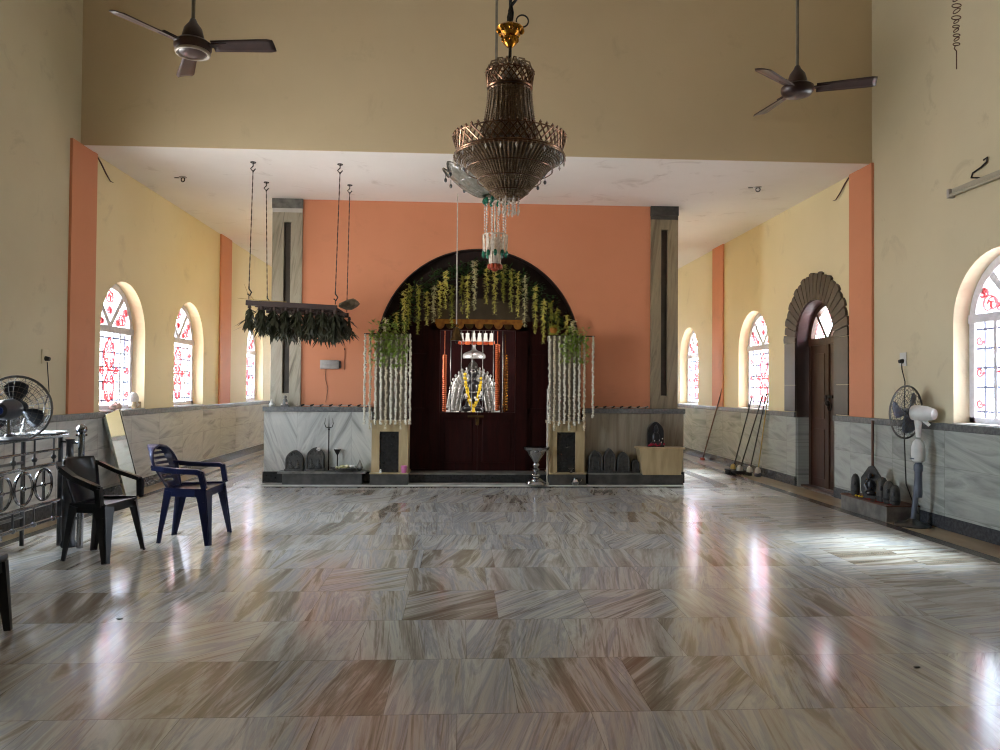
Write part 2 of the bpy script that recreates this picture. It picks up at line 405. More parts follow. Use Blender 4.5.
M['iron'] = pm('dark iron', rgb(48, 42, 38), rgb(34, 30, 28), 20, 0.45, 0.6)
M['rust'] = pm('rusty brown iron', rgb(96, 60, 42), rgb(70, 44, 32), 14, 0.6)
M['marigold'] = pm('orange marigolds', rgb(206, 104, 48), rgb(176, 78, 36), 60, 0.7)
M['yellow_flower'] = pm('yellow flowers', rgb(226, 196, 40), rgb(206, 170, 24), 60, 0.7)
M['white_flower'] = pm('white flowers', rgb(230, 228, 222), rgb(206, 204, 196), 60, 0.7)
M['toran'] = pm('ochre yellow cloth trim', rgb(176, 116, 36), rgb(136, 80, 28), 14, 0.8)
M['red_powder'] = pm('red powder', rgb(150, 40, 30), rgb(110, 30, 24), 30, 0.9)
M['red_flower'] = pm('crimson flowers', rgb(170, 24, 56), rgb(130, 14, 40), 60, 0.7)
M['pink'] = pm('pink plastic', rgb(206, 120, 170), rgb(190, 100, 150), 10, 0.4)
M['dusty_pink'] = pm('dusty pale pink plaster', rgb(206, 182, 174), rgb(190, 164, 156), 10, 0.6)
M['white_board'] = pm('old mirror glass', rgb(222, 228, 218), rgb(216, 222, 212), 3, 0.06, 1.0)
M['white_cord'] = pm('white cord', rgb(206, 200, 190), rgb(180, 174, 164), 30, 0.6)
M['bamboo'] = pm('pale yellow bamboo', rgb(176, 152, 88), rgb(150, 126, 66), 12, 0.5)
M['broom_head'] = pm('black bristles', rgb(30, 28, 28), rgb(20, 18, 18), 60, 0.8)
M['brown_pole'] = pm('brown painted pole', rgb(104, 66, 48), rgb(80, 50, 38), 10, 0.5)
M['grey_box'] = pm('grey metal casing', rgb(172, 166, 160), rgb(152, 146, 140), 10, 0.4)
M['tube_white'] = pm('unlit tube glass', rgb(178, 172, 154), rgb(166, 160, 142), 10, 0.3)
M['ground_out'] = pm('pale paved yard', rgb(200, 196, 190), rgb(180, 178, 172), 0.6, 0.9)
M['silver_dark'] = pm('tarnished silver', rgb(120, 116, 110), rgb(84, 80, 76), 12, 0.35, 0.9)
M['bell_brass'] = pm('dull brass', rgb(96, 74, 40), rgb(70, 52, 30), 12, 0.4, 0.8)
M['sanctum_red'] = pm('dark red sanctum wall', rgb(34, 9, 9), rgb(24, 7, 7), 5, 0.8, spec=0.08)

# ------------------------------------------------------------------ camera
CH = 1.4; FPX = 750.0
yaw = math.atan(40/750.0); pit = math.atan(12.8/750.0); rol = 0.0074
fw = Vector((math.sin(yaw)*math.cos(pit), math.cos(yaw)*math.cos(pit), math.sin(pit)))
r0 = Vector((math.cos(yaw), -math.sin(yaw), 0)); u0 = r0.cross(fw)
rt = r0*math.cos(rol) + u0*math.sin(rol); up = rt.cross(fw)
cd = bpy.data.cameras.new('camera'); cam = bpy.data.objects.new('camera', cd); COL.objects.link(cam)
mw = Matrix.Identity(4)
for i in range(3): mw[i][0] = rt[i]; mw[i][1] = up[i]; mw[i][2] = -fw[i]
mw[2][3] = CH; cam.matrix_world = mw
cd.sensor_fit = 'HORIZONTAL'; cd.sensor_width = 36.0; cd.lens = 36.0*FPX/1000.0
cd.clip_start = 0.05; cd.clip_end = 200
S.camera = cam

# ------------------------------------------------------------------ the shell
XL, XR, YH, ZC, ZT, YB, YF = -4.33, 4.93, 8.73, 4.13, 6.9, -3.0, 19.5
WT = 0.25
SILL, WR = 1.08, 0.645; SPR = 2.085
LEFT_WINS = [6.605, 9.91, 12.26, 16.12]
RIGHT_WINS = [6.605, 12.40, 15.95]
DOOR = (9.60, 10.74, 0.0, 2.09)         # side door opening: y0, y1, sill, springing

def arch_poly(a, b, zs, z1, n=24, r=None):
    c, R = (a+b)/2, (b-a)/2
    return [(a, z1), (a, zs)] + [(c - R*math.cos(PI*i/n), zs + R*math.sin(PI*i/n)) for i in range(1, n)] + [(b, zs), (b, z1)]
def wall_run(mb, axis, p0, p1, start, end, z0, z1, ops):
    """wall slab with arched openings; ops = (a, b, sill, springing)"""
    def bx(a, b, c, d):
        if b - a < 1e-5 or d - c < 1e-5: return
        if axis == 'x': mb.box(p0, p1, a, b, c, d)
        else: mb.box(a, b, p0, p1, c, d)
    cur = start
    for a, b, si, sp in sorted(ops):
        bx(cur, a, z0, z1)
        if si > z0: bx(a, b, z0, si)
        mb.prism(arch_poly(a, b, sp, z1), axis, p0, p1)
        cur = b
    bx(cur, end, z0, z1)

def winop(c): return (c-WR, c+WR, SILL, SPR)
fl = MB(); fl.box(XL-WT, XR+WT, YB-WT, YF+WT, -0.2, 0.0); struct(fl.build('floor', M['floor']))
# the hall part of each side wall is a duller cream than the aisle part
w = MB(); wall_run(w, 'x', XL-WT, XL, YH+0.25, YF, 0, ZC, [winop(c) for c in LEFT_WINS if c > YH]); struct(w.build('wall_left_aisle', M['cream'], smooth=False))
w = MB(); wall_run(w, 'x', XL-WT, XL, YB, YH+0.25, 0, ZT, [winop(c) for c in LEFT_WINS if c < YH]); struct(w.build('wall_left', M['cream_hall'], smooth=False))
w = MB(); wall_run(w, 'x', XR, XR+WT, YH+0.25, YF, 0, ZC, [winop(c) for c in RIGHT_WINS if c > YH] + [DOOR]); struct(w.build('wall_right_aisle', M['cream'], smooth=False))
w = MB(); wall_run(w, 'x', XR, XR+WT, YB, YH+0.25, 0, ZT, [winop(c) for c in RIGHT_WINS if c < YH]); struct(w.build('wall_right', M['cream_hall'], smooth=False))
w = MB(); w.box(XL, XR, YH, YH+0.25, ZC, ZT); struct(w.build('wall_header', M['header_shade'], smooth=False))
ADDED_BACK_WINS = [(-3.6, -2.3, SILL, SPR), (2.9, 4.2, SILL, SPR)]  # unseen rear windows, added to brighten the aisles and low ceiling
w = MB(); wall_run(w, 'y', YF, YF+WT, XL-WT, XR+WT, 0, ZC, ADDED_BACK_WINS); struct(w.build('wall_back', M['cream'], smooth=False))
w = MB(); wall_run(w, 'y', YB-WT, YB, XL-WT, XR+WT, 0, ZT, [(-1.2, 1.8, 0.0, 2.1)]); struct(w.build('wall_front', M['cream_hall'], smooth=False))
w = MB(); w.box(XL-WT, XR+WT, YB-WT, YH+0.25, ZT, ZT+0.2); struct(w.build('ceiling', M['white_ceiling'], smooth=False))
w = MB(); w.box(XL-WT, XR+WT, YH+0.25, YF+WT, ZC, ZC+0.2); w.box(XL, XR, YH+0.012, YH+0.25, ZC-0.004, ZC); struct(w.build('ceiling_aisle', M['white_ceiling'], smooth=False))

TN = [0]
def trim(mb, m, smooth=False):
    TN[0] += 1; return struct(mb.build('trim_%d' % TN[0], m, smooth=smooth))
# orange pilasters
for a, b, s in ((8.50, 9.07, 'L'), (13.70, 14.32, 'L')):
    w = MB(); w.box(XL, XL+0.03, a, b, 1.04, ZC); trim(w, M['orange'])
for a, b in ((8.69, 9.21), (13.78, 14.36)):
    w = MB(); w.box(XR-0.03, XR, a, b, 1.04, ZC); trim(w, M['orange'])
# marble dado, coping and skirting along both sides
def dado(x0, sgn, spans, name):
    w = MB(); c = MB(); s = MB()
    for a, b in spans:
        xs = sorted((x0, x0 + sgn*0.02)); w.box(xs[0], xs[1], a, b, 0.0, 1.0)
        xs = sorted((x0, x0 + sgn*0.045)); c.box(xs[0], xs[1], a, b, 1.0, 1.075, 0.006)
        xs = sorted((x0, x0 + sgn*0.032)); s.box(xs[0], xs[1], a, b, 0.0, 0.135)
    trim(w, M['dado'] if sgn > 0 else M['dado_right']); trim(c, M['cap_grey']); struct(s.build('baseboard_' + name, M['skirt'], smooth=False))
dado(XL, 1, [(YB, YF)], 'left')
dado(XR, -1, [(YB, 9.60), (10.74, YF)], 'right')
for y0 in (9.60, 10.74 - 0.02):   # marble returning into the door reveal
    w = MB(); w.box(XR, XR+0.2, y0, y0+0.02, 0, 1.0); trim(w, M['dado_right'])
# window sill boards
for i, c in enumerate(LEFT_WINS):
    w = MB(); w.box(XL-0.2, XL+0.012, c-WR, c+WR, SILL-0.006, SILL+0.006); trim(w, M['white_marble'])
for i, c in enumerate(RIGHT_WINS):
    w = MB(); w.box(XR-0.012, XR+0.2, c-WR, c+WR, SILL-0.006, SILL+0.006); trim(w, M['white_marble'])
# floor borders
w = MB(); w.box(4.40, 4.53, YB, YF, 0, 0.0015); trim(w, M['border_dark'])
w = MB(); w.box(4.53, XR-0.032, YB, YF, 0, 0.001); trim(w, M['border_beige'])
w = MB(); w.box(-4.03, -3.93, YB, YF, 0, 0.0015); trim(w, M['border_dark'])
w = MB(); w.box(XL+0.032, -4.03, YB, YF, 0, 0.001); trim(w, M['border_beige'])
w = MB(); w.prism([(3.30, 10.56), (3.86, 10.56), (3.92, 10.9), (3.92, YF), (3.74, YF), (3.74, 11.0), (3.66, 10.60), (3.30, 10.60)], 'z', 0, 0.0015); trim(w, M['border_dark'])
w = MB(); w.prism([(-2.80, 10.60), (-3.14, 10.60), (-3.24, 11.0), (-3.24, YF), (-3.42, YF), (-3.42, 10.9), (-3.34, 10.56), (-2.80, 10.56)], 'z', 0, 0.0015); trim(w, M['border_dark'])

# ------------------------------------------------------------------ windows
def arch_ring(mb, R, t, y0, y1, zs, n=28, a0=0, a1=PI, cx=0):
    pts = [(cx - R*math.cos(a0+(a1-a0)*i/n), zs + R*math.sin(a0+(a1-a0)*i/n)) for i in range(n+1)]
    pin = [(cx - (R-t)*math.cos(a0+(a1-a0)*i/n), zs + (R-t)*math.sin(a0+(a1-a0)*i/n)) for i in range(n+1)]
    for i in range(n): mb.prism([pts[i], pts[i+1], pin[i+1], pin[i]], 'y', y0, y1)
def window_proto():
    """local: x along the wall, z from the sill, y = 0 at the frame's inner face, outside is +y"""
    HS = SPR - SILL; W = WR
    f = MB()
    f.box(-W, -W+0.075, 0, 0.08, 0, HS); f.box(W-0.075, W, 0, 0.08, 0, HS); f.box(-W, W, 0, 0.08, 0, 0.06)
    f.box(-W, W, -0.012, 0.08, HS-0.01, HS+0.075)
    arch_ring(f, W, 0.085, 0, 0.08, HS)
    z0 = HS + 0.07
    for s in (-1, 1):   # two slanted glazing bars in the lunette
        f.bar((0, 0.04, z0), (s*0.36, 0.04, HS+0.46), 0.075, 0.055, (0, 1, 0))
    for s in (-1, 1):   # casement stiles
        f.box(s*0.30-0.02 if s < 0 else 0.28, -0.28 if s < 0 else 0.32, 0.015, 0.065, 0.06, HS)
    fo = f.build('window_1', M['win_white_glow'], smooth=False)
    g = MB(); g.box(-W+0.06, W-0.06, 0.052, 0.056, 0.04, HS)
    n = 28; g.prism([(W*0.9*math.cos(PI*i/n), HS + W*0.9*math.sin(PI*i/n)) for i in range(n+1)], 'y', 0.052, 0.056)
    g.build('window_pane', M['glass'], fo, smooth=False)
    b = MB()
    for z in (0.12, 0.36, 0.55, 0.74, 0.93): b.box(-W+0.07, W-0.07, 0.028, 0.040, z-0.010, z+0.010)
    for x in (-0.46, -0.15, 0.15, 0.46): b.box(x-0.010, x+0.010, 0.028, 0.040, 0.06, HS)
    b.build('window_bars', M['grid_blue_glow'], fo, smooth=False)
    r = MB(); Y = 0.02
    def scroll(cx, cz, R, turns, a, dirn, rad=0.011):
        N = 22; r.tube([(cx + R*(1-0.75*i/N)*math.cos(a+dirn*turns*2*PI*i/N), Y, cz + R*(1-0.75*i/N)*math.sin(a+dirn*turns*2*PI*i/N)) for i in range(N+1)], rad, 5)
    for s in (-1, 1):   # chain of ovals up the middle, with scrolls turned inwards
        r.tube([(s*(0.13*abs(math.sin(PI*(z/22.0)*2.0))+0.012), Y, 0.1 + 0.82*z/22.0) for z in range(23)], 0.011, 5)
        for z in (0.18, 0.38, 0.62, 0.82): scroll(s*0.08, z, 0.06, 1.2, PI/2 if z < 0.5 else -PI/2, s if z < .5 else -s)
        scroll(s*0.20, 0.51, 0.055, 1.3, PI if s > 0 else 0, s)
        for z in (0.2, 0.51, 0.82): scroll(s*0.52, z, 0.05, 1.2, 0 if s < 0 else PI, s)
    for z in (0.14, 0.30, 0.51, 0.72, 0.90):
        for k in range(6): r.leaf((0, Y, z), (math.cos(k*PI/3), 0, math.sin(k*PI/3)), 0.07 if z != 0.51 else 0.10, 0.045, (0, 1, 0))
    r.tube([(-0.27, Y, 0.51), (0.27, Y, 0.51)], 0.011, 5)
    for cx, cz, R in ((0, HS+0.44, 0.10), (0, HS+0.27, 0.06), (0.36, HS+0.16, 0.10), (-0.36, HS+0.16, 0.10), (0.22, HS+0.12, 0.05), (-0.22, HS+0.12, 0.05), (0.45, HS+0.27, 0.06), (-0.45, HS+0.27, 0.06)):
        scroll(cx - R*0.3, cz, R, 1.3, 0, 1); scroll(cx + R*0.3, cz, R*0.8, 1.3, PI, -1)
        for k in range(5): r.leaf((cx, Y, cz), (math.cos(k*1.257), 0, math.sin(k*1.257)), R*0.7, R*0.35, (0, 1, 0))
    r.build('window_scrolls', M['red_glare'], fo)
    return struct(fo)
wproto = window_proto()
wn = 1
for i, c in enumerate(c for c in LEFT_WINS if c > YH):     # the unseen nearer left opening stays unglazed to let in more light
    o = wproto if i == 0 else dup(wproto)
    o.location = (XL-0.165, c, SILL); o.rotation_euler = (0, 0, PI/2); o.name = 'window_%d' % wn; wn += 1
for a, b, _s, _p in ADDED_BACK_WINS:
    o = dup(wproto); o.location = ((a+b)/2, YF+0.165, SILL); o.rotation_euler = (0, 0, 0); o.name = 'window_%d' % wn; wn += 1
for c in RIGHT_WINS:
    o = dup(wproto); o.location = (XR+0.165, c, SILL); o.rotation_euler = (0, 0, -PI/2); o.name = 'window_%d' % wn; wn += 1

# ------------------------------------------------------------------ arched side door
y0, y1, _, SP = DOOR; yc = (y0+y1)/2; R = (y1-y0)/2
s = MB(); RO = 0.93; n = 22
for i in range(n):          # fan of raised wedge blocks round the arch, stepped outer edge
    a0 = PI*(i+0.06)/n; a1 = PI*(i+0.94)/n; ro = RO + (0.012 if i % 2 else -0.012)
    P = lambda a, r: (yc - r*math.cos(a), SP + r*math.sin(a))
    s.prism([P(a0, R), P(a0, ro), P((a0+a1)/2, ro+0.012), P(a1, ro), P(a1, R)], 'x', XR-0.035, XR)
    s.prism([P(a1, R), P(a1, RO-0.03), P(a1+PI*0.12/n, RO-0.03), P(a1+PI*0.12/n, R)], 'x', XR-0.012, XR)
for a, b in ((yc-RO, y0), (y1, yc+RO)):
    k = SP
    while k > 1.1:
        s.box(XR-0.03, XR, a, b, max(1.08, k-0.62)+0.003, k); k -= 0.62
door = struct(s.build('door_1', M['brown_paint'], smooth=False))
r = MB(); wall_run(r, 'x', XR+0.002, XR+0.2, y0, y1, 1.0, SP+R+0.02, []) if False else None
q = MB()
for i in range(28):          # painted lining of the reveal
    a0, a1 = PI*i/28, PI*(i+1)/28
    P = lambda a, r: (yc - r*math.cos(a), SP + r*math.sin(a))
    q.prism([P(a0, R), P(a1, R), P(a1, R-0.012), P(a0, R-0.012)], 'x', XR-0.01, XR+0.2)
q.box(XR-0.01, XR+0.2, y0, y0+0.012, 1.0, SP); q.box(XR-0.01, XR+0.2, y1-0.012, y1, 1.0, SP)
q.build('door_lining', M['brown_paint'], door, smooth=False)
f = MB(); XD = XR+0.17
f.box(XD, XD+0.07, y0+0.02, y0+0.09, 0, SP); f.box(XD, XD+0.07, y1-0.09, y1-0.02, 0, SP); f.box(XD-0.01, XD+0.07, y0+0.02, y1-0.02, SP-0.05, SP+0.05)
for i in range(28):
    a0, a1 = PI*i/28, PI*(i+1)/28
    f.prism([P(a0, R-0.012), P(a1, R-0.012), P(a1, R-0.08), P(a0, R-0.08)], 'x', XD, XD+0.07)
f.box(XR+0.05, XD+0.09, y0+0.02, y1-0.02, 0, 0.028)
f.bar((XD+0.03, yc, SP), (XD+0.03, yc-0.33, SP+0.40), 0.05, 0.05, (1, 0, 0)); f.bar((XD+0.03, yc, SP), (XD+0.03, yc+0.33, SP+0.40), 0.05, 0.05, (1, 0, 0))
f.build('door_frame', M['brown_door'], door, smooth=False)
for k, (a, b) in enumerate(((y0+0.09, yc-0.003), (yc+0.003, y1-0.09))):
    l = MB(); l.box(XD+0.015, XD+0.055, a, b, 0.03, SP-0.05)
    for z0, z1 in ((0.15, 0.85), (1.0, 1.92)):
        l.box(XD+0.003, XD+0.016, a+0.09, b-0.09, z0, z1, 0.005)
    l.box(XD-0.004, XD+0.015, b-0.04 if k == 0 else a, b if k == 0 else a+0.04, 0.03, SP-0.05)
    lo = l.build('door_leaf', M['brown_door'], door, smooth=False)
    if k == 0:
        h = MB(); h.cyl((XD-0.03, b-0.02, 1.20), (XD-0.03, b-0.02, 1.33), 0.012); h.ball((XD-0.03, b-0.06, 1.22), 0.04); h.ring((XD-0.02, b-0.10, 1.17), 0.05, 0.008, (1, 0, 0)); h.box(XD-0.015, XD+0.005, b-0.16, b+0.06, 1.29, 1.33)
        h.build('door_latch', M['iron'], lo)
g = MB(); g.prism([P(PI*i/28, R-0.05) for i in range(29)], 'x', XD+0.034, XD+0.038); g.build('fanlight_pane', M['glass'], door, smooth=False)
g = MB()
for cy, cz in ((yc-0.02, SP+0.36), (yc-0.27, SP+0.15), (yc+0.27, SP+0.15)):
    for k in range(6): g.leaf((XD+0.03, cy, cz), (0, math.cos(k*PI/3), math.sin(k*PI/3)), 0.12, 0.09, (1, 0, 0))
    g.ring((XD+0.03, cy, cz), 0.11, 0.008, (1, 0, 0), 20)
g.build('fanlight_scrolls', M['red_glare'], door)
# closed double doors behind the viewer
d = MB()
flat = [(-1.2, 0), (-1.2, 2.1)] + [(0.3 - 1.5*math.cos(PI*i/24), 2.1 + 1.5*math.sin(PI*i/24)) for i in range(1, 24)] + [(1.8, 2.1), (1.8, 0)]
d.prism(flat, 'y', YB-0.15, YB-0.10); d.box(-1.2, 1.8, YB-0.10, YB-0.06, 2.05, 2.15)
for x0, x1 in ((-1.15, 0.28), (0.32, 1.75)):
    for z0, z1 in ((0.15, 0.9), (1.05, 1.95)): d.box(x0+0.1, x1-0.1, YB-0.10, YB-0.085, z0, z1, 0.006)
struct(d.build('door_2', M['brown_door'], smooth=False))

# ------------------------------------------------------------------ altar block
AX0, AX1, AYF = -2.74, 3.24, 11.05
OPA, OPB, OSP, OR = -1.224, 1.776, 1.953, 1.5
w = MB(); wall_run(w, 'y', AYF, AYF+0.3, AX0+0.3, AX1-0.3, 0, ZC, [(OPA, OPB, 0, OSP)]); struct(w.build('wall_altar', M['orange'], smooth=False))
w = MB(); w.box(AX0, AX0+0.2, AYF+0.3, 15.0, 0, ZC); w.box(AX1-0.2, AX1, AYF+0.3, 15.0, 0, ZC); w.box(AX0+0.2, AX1-0.2, 14.8, 15.0, 0, ZC); struct(w.build('wall_altar_sides', M['cream'], smooth=False))
# grey marble pillars with a dark channel
for x0, x1, c0, c1, zc0, zc1 in ((AX0, -2.31, -2.575, -2.475, 1.30, 3.79), (2.83, AX1, 2.985, 3.085, 1.30, 3.78)):
    w = MB(); F = AYF-0.03
    w.box(x0, c0, F, AYF+0.3, 1.1, ZC-0.2); w.box(c1, x1, F, AYF+0.3, 1.1, ZC-0.2)
    w.box(c0, c1, F, AYF+0.3, 1.1, zc0); w.box(c0, c1, F, AYF+0.3, zc1, ZC-0.2); w.box(c0, c1, AYF+0.05, AYF+0.3, zc0, zc1)
    po = trim(w, M['pillar_left'] if x0 < 0 else M['pillar_right'])
    c = MB(); c.box(c0-0.003, c1+0.003, AYF+0.03, AYF+0.05, zc0, zc1); c.build('channel_lining', M['channel_brown'], po, smooth=False)
    c = MB(); c.box(x0-0.005, x1+0.005, F-0.012, AYF+0.3, ZC-0.14, ZC); c.build('pillar_capital', M['ledge_dark'] if x0 > 0 else M['grey_ledge'], po, smooth=False)
    c = MB(); c.box(x0, x1, F, AYF+0.3, ZC-0.2, ZC-0.14); c.build('capital_band', M['white_marble'] if x0 < 0 else M['ledge_dark'], po, smooth=False)
# marble dado blocks, coping and skirting of the altar front
for k, (x0, x1) in enumerate(((-2.77, -1.25), (1.80, 3.27))):
    w = MB(); w.box(x0, x1, 10.82, AYF, 0.0, 1.04); w.box(AX0 if k == 0 else 1.80, -1.25 if k == 0 else AX1, AYF, AYF+0.3, 0, 1.1) if False else None
    trim(w, M['dado_altar_left'] if k == 0 else M['dado_altar_right'])
    w = MB(); w.box(x0-0.02 if k == 0 else x0, x1 if k == 0 else x1+0.02, 10.79, AYF, 1.04, 1.11, 0.008); trim(w, M['cap_grey'])
    w = MB(); w.box(x0-0.012 if k == 0 else x0, x1 if k == 0 else x1+0.012, 10.805, 10.82, 0.03, 0.19); struct(w.build('baseboard_altar_' + ('left', 'right')[k], M['black_stone'], smooth=False))
    xs = (AX0, AX0-0.03) if k == 0 else (AX1, AX1+0.03)
    w = MB(); w.box(min(xs), max(xs), AYF, 15.0, 0, 1.04); trim(w, M['dado'])
    w = MB(); w.box(min(xs)-0.02, max(xs)+0.02, AYF, 15.0, 1.04, 1.11); trim(w, M['cap_grey'])
# low slab in front of the altar
w = MB(); w.box(-2.70, 3.16, 10.56, 10.82, 0, 0.012); w.box(OPA, OPB, 10.82, 11.3, 0, 0.03); trim(w, M['black_stone'])  # black strip under the slab's front edge stands for its shadow gap
w = MB(); w.box(-2.74, 3.20, 10.54, 10.82, 0.012, 0.032, 0.004); trim(w, M['white_marble'])
# dark step to the sanctum with a worn pale edge
w = MB(); w.box(-0.72, 1.27, 10.84, 11.24, 0.032, 0.145); trim(w, M['black_stone'])
w = MB(); w.box(-0.72, 1.27, 10.83, 11.24, 0.145, 0.160, 0.004); trim(w, M['grey_ledge'])

# dark lining of the arch soffit
w = MB(); cxa = (OPA+OPB)/2
for i in range(36):
    a0, a1 = PI*i/36, PI*(i+1)/36; Q = lambda a, r: (cxa - r*math.cos(a), OSP + r*math.sin(a))
    w.prism([Q(a0, OR-0.001), Q(a1, OR-0.001), Q(a1, OR-0.014), Q(a0, OR-0.014)], 'y', AYF-0.004, AYF+0.2)
for x0 in (OPA+0.001, OPB-0.014): w.box(x0, x0+0.013, AYF-0.004, AYF+0.2, 0.04, OSP)
trim(w, M['dark_wood'])
# sanctum woodwork filling the arch
PY = 11.26
d = MB()
d.box(-0.46, -0.30, PY-0.03, PY+0.06, 0.10, 2.32); d.box(0.83, 1.01, PY-0.03, PY+0.06, 0.10, 2.32)          # door posts
d.box(-0.46, 1.01, PY-0.03, PY+0.06, 2.26, 2.40)                                                             # lintel
for x0, x1 in ((OPA, -0.46), (1.01, OPB)):                                                                   # side panels with rails
    d.box(x0, x1, PY+0.02, PY+0.06, 0.10, 2.40)
    for z in (0.12, 1.02, 1.90): d.box(x0, x1, PY-0.005, PY+0.02, z, z+0.07)
    d.box(x0, x0+0.05, PY-0.005, PY+0.02, 0.1, 2.4); d.box(x1-0.05, x1, PY-0.005, PY+0.02, 0.1, 2.4)
sd = struct(d.build('door_3', M['red_wood'], smooth=False))
# tympanum above the lintel, dark boarded with a plaster middle
cxA = (OPA+OPB)/2; t_ = MB(); nn = 30
a_in = math.asin((2.40-OSP)/OR)
t_.prism([(cxA - OR*math.cos(a_in+(PI-2*a_in)*i/nn), OSP + OR*math.sin(a_in+(PI-2*a_in)*i/nn)) for i in range(nn+1)], 'y', PY+0.02, PY+0.08)
t_.build('tympanum_board', M['dark_wood'], sd, smooth=False)
t2 = MB(); t2.prism([(cxA - 0.78*math.cos(PI*i/nn), 2.40 + 0.34*math.sin(PI*i/nn)) for i in range(nn+1)], 'y', PY, PY+0.02); t2.build('tympanum_plaster', M['tymp'], sd, smooth=False)
for x0, x1 in ((-0.30, 0.263), (0.267, 0.83)):
    l = MB(); l.box(x0, x1, PY, PY+0.045, 0.16, 1.03)
    l.box(x0+0.07, x1-0.07, PY-0.012, PY, 0.28, 0.92, 0.006); l.box(x0, x1, PY-0.016, PY+0.05, 0.99, 1.03)
    lo = l.build('half_door', M['red_wood'], sd, smooth=False)
    if x0 < 0:
        h = MB(); h.box(0.12, 0.36, PY-0.03, PY-0.016, 0.955, 0.985); h.box(0.24, 0.29, PY-0.05, PY-0.03, 0.84, 0.93, 0.008); h.ring((0.265, PY-0.04, 0.94), 0.022, 0.006, (0, 1, 0), 16)
        h.build('padlock', M['bell_brass'], lo)
for x in (-0.14, 0.02, 0.18, 0.34, 0.50, 0.64):
    b = MB(); b.cyl((x, PY+0.02, 1.03), (x, PY+0.02, 2.27), 0.007, None, 8); b.build('door_bar', M['silver_dark'], sd)
# sanctum room
w = MB(); w.box(-1.0, 1.55, 12.75, 12.85, 0, 2.9); w.box(-1.1, -1.0, AYF+0.3, 12.85, 0, 2.9); w.box(1.55, 1.65, AYF+0.3, 12.85, 0, 2.9); w.box(-1.1, 1.65, AYF+0.3, 12.85, 2.9, 3.0)
struct(w.build('wall_sanctum', M['sanctum_red'], smooth=False))

# ------------------------------------------------------------------ altar furniture
def flat_arch(mb, x0, x1, z0, z1, y0, y1, n=16, point=0.0):
    """slab with a rounded (optionally pointed) head"""
    cx, R_ = (x0+x1)/2, (x1-x0)/2; hs = z1 - R_*(1+point)
    pts = [(x0, z0), (x0, hs)]
    for i in range(1, n):
        a = PI*i/n; pts.append((cx - R_*math.cos(a), hs + R_*math.sin(a)*(1 + point*math.sin(a)**6)))
    pts += [(x1, hs), (x1, z0)]
    mb.prism(pts, 'y', y0, y1)
for k, (x0, x1) in enumerate(((-1.235, -0.725), (1.28, 1.785))):
    side = ('left', 'right')[k]
    t = thing('garlanded_pillar', 'beige marble pillar with black inset panel, ' + ('left of the sanctum doors, pink cup at its foot' if k == 0 else 'right of the sanctum doors, beside the tall steel oil lamp'), 'pillar', ((x0+x1)/2, 10.84, 0.032), 0, 'pillars flanking the sanctum doors')
    h = (x1-x0)/2
    p = MB(); p.box(-h-0.01, h+0.01, -0.27, 0.20, 0, 0.15, 0.004); p.build('plinth', M['ledge_dark'], t, smooth=False)
    p = MB(); p.box(-h-0.02, h+0.02, -0.28, 0.20, 0.15, 0.165); p.build('plinth_top', M['beige_marble'], t, smooth=False)
    b = MB(); b.box(-h, h, -0.14, 0.20, 0.165, 0.86); b.box(-h, -h+0.11, -0.19, -0.14, 0.165, 0.74); b.box(h-0.13, h, -0.19, -0.14, 0.165, 0.74); b.box(-h, h, -0.19, -0.14, 0.74, 0.86)
    b.box(-h-0.015, h+0.015, -0.21, 0.20, 0.86, 0.90); b.build('pedestal', M['beige_marble'], t, smooth=False)
    b = MB(); b.box(-h+0.11, h-0.13, -0.15, -0.14, 0.165, 0.74); b.build('inset_panel', M['black_stone'], t, smooth=False)
    b = MB(); b.box(-h+0.04, h-0.04, -0.06, 0.20, 0.90, 2.06); b.box(-h, h, -0.12, 0.20, 2.06, 2.13, 0.006); b.build('shaft', M['shaft_dark'], t, smooth=False)
    rl = MB(); rl.cyl((-h-0.11 if k == 0 else -h-0.03, -0.27, 2.11), (h+0.02 if k == 0 else h+0.12, -0.27, 2.11), 0.008, None, 8)
    for xx in (-h+0.05, h-0.05): rl.cyl((xx, -0.27, 2.11), (xx, -0.1, 2.11), 0.006, None, 6)
    rl.build('garland_rail', M['iron'], t)

def string_proto(L, m, seed):
    rnd = random.Random(seed); b = MB(); z = 0.0
    while z > -L:
        r = rnd.uniform(0.013, 0.025); dx, dy = rnd.uniform(-0.007, 0.007), rnd.uniform(-0.007, 0.007)
        b.ball((dx, dy, z - r*0.7), r, (1, 1, 0.75), 7, 4); z -= r*1.25
    b.cyl((0, 0, 0.01), (0, 0, -L), 0.004, None, 5)
    return b.build('flower_string', m)
for k, (xs, zt) in enumerate((([-1.33, -1.255, -1.18, -1.105, -1.035, -0.965, -0.895, -0.825, -0.755, -0.70], 2.142), ([1.265, 1.335, 1.41, 1.48, 1.55, 1.62, 1.69, 1.76, 1.885], 2.142))):
    side = ('left', 'right')[k]
    pro = [string_proto(1.24, M['jasmine'], 3+k), string_proto(1.30, M['jasmine_tan'], 9+k), string_proto(1.20, M['jasmine'], 15+k)]
    used = set()
    for i, x in enumerate(xs):
        p = pro[i % 3]; o = p if id(p) not in used else dup(p); used.add(id(p))
        o.location = (x, 10.57 - 0.012*(i % 2), zt); o.rotation_euler = (0, 0, i*1.1); o.scale = (1, 1, 1.0 + 0.02*((i*7) % 3))
        if k == 1 and i == len(xs)-1: o.scale = (1.0, 1.0, 0.95)
        tag(o, '%s flower string on the pillar %s of the sanctum doors, %s from left' % (('off white', 'tan', 'cream')[i % 3], side, ORD[i]), 'flower garland', 'flower strings on the %s pillar' % side)

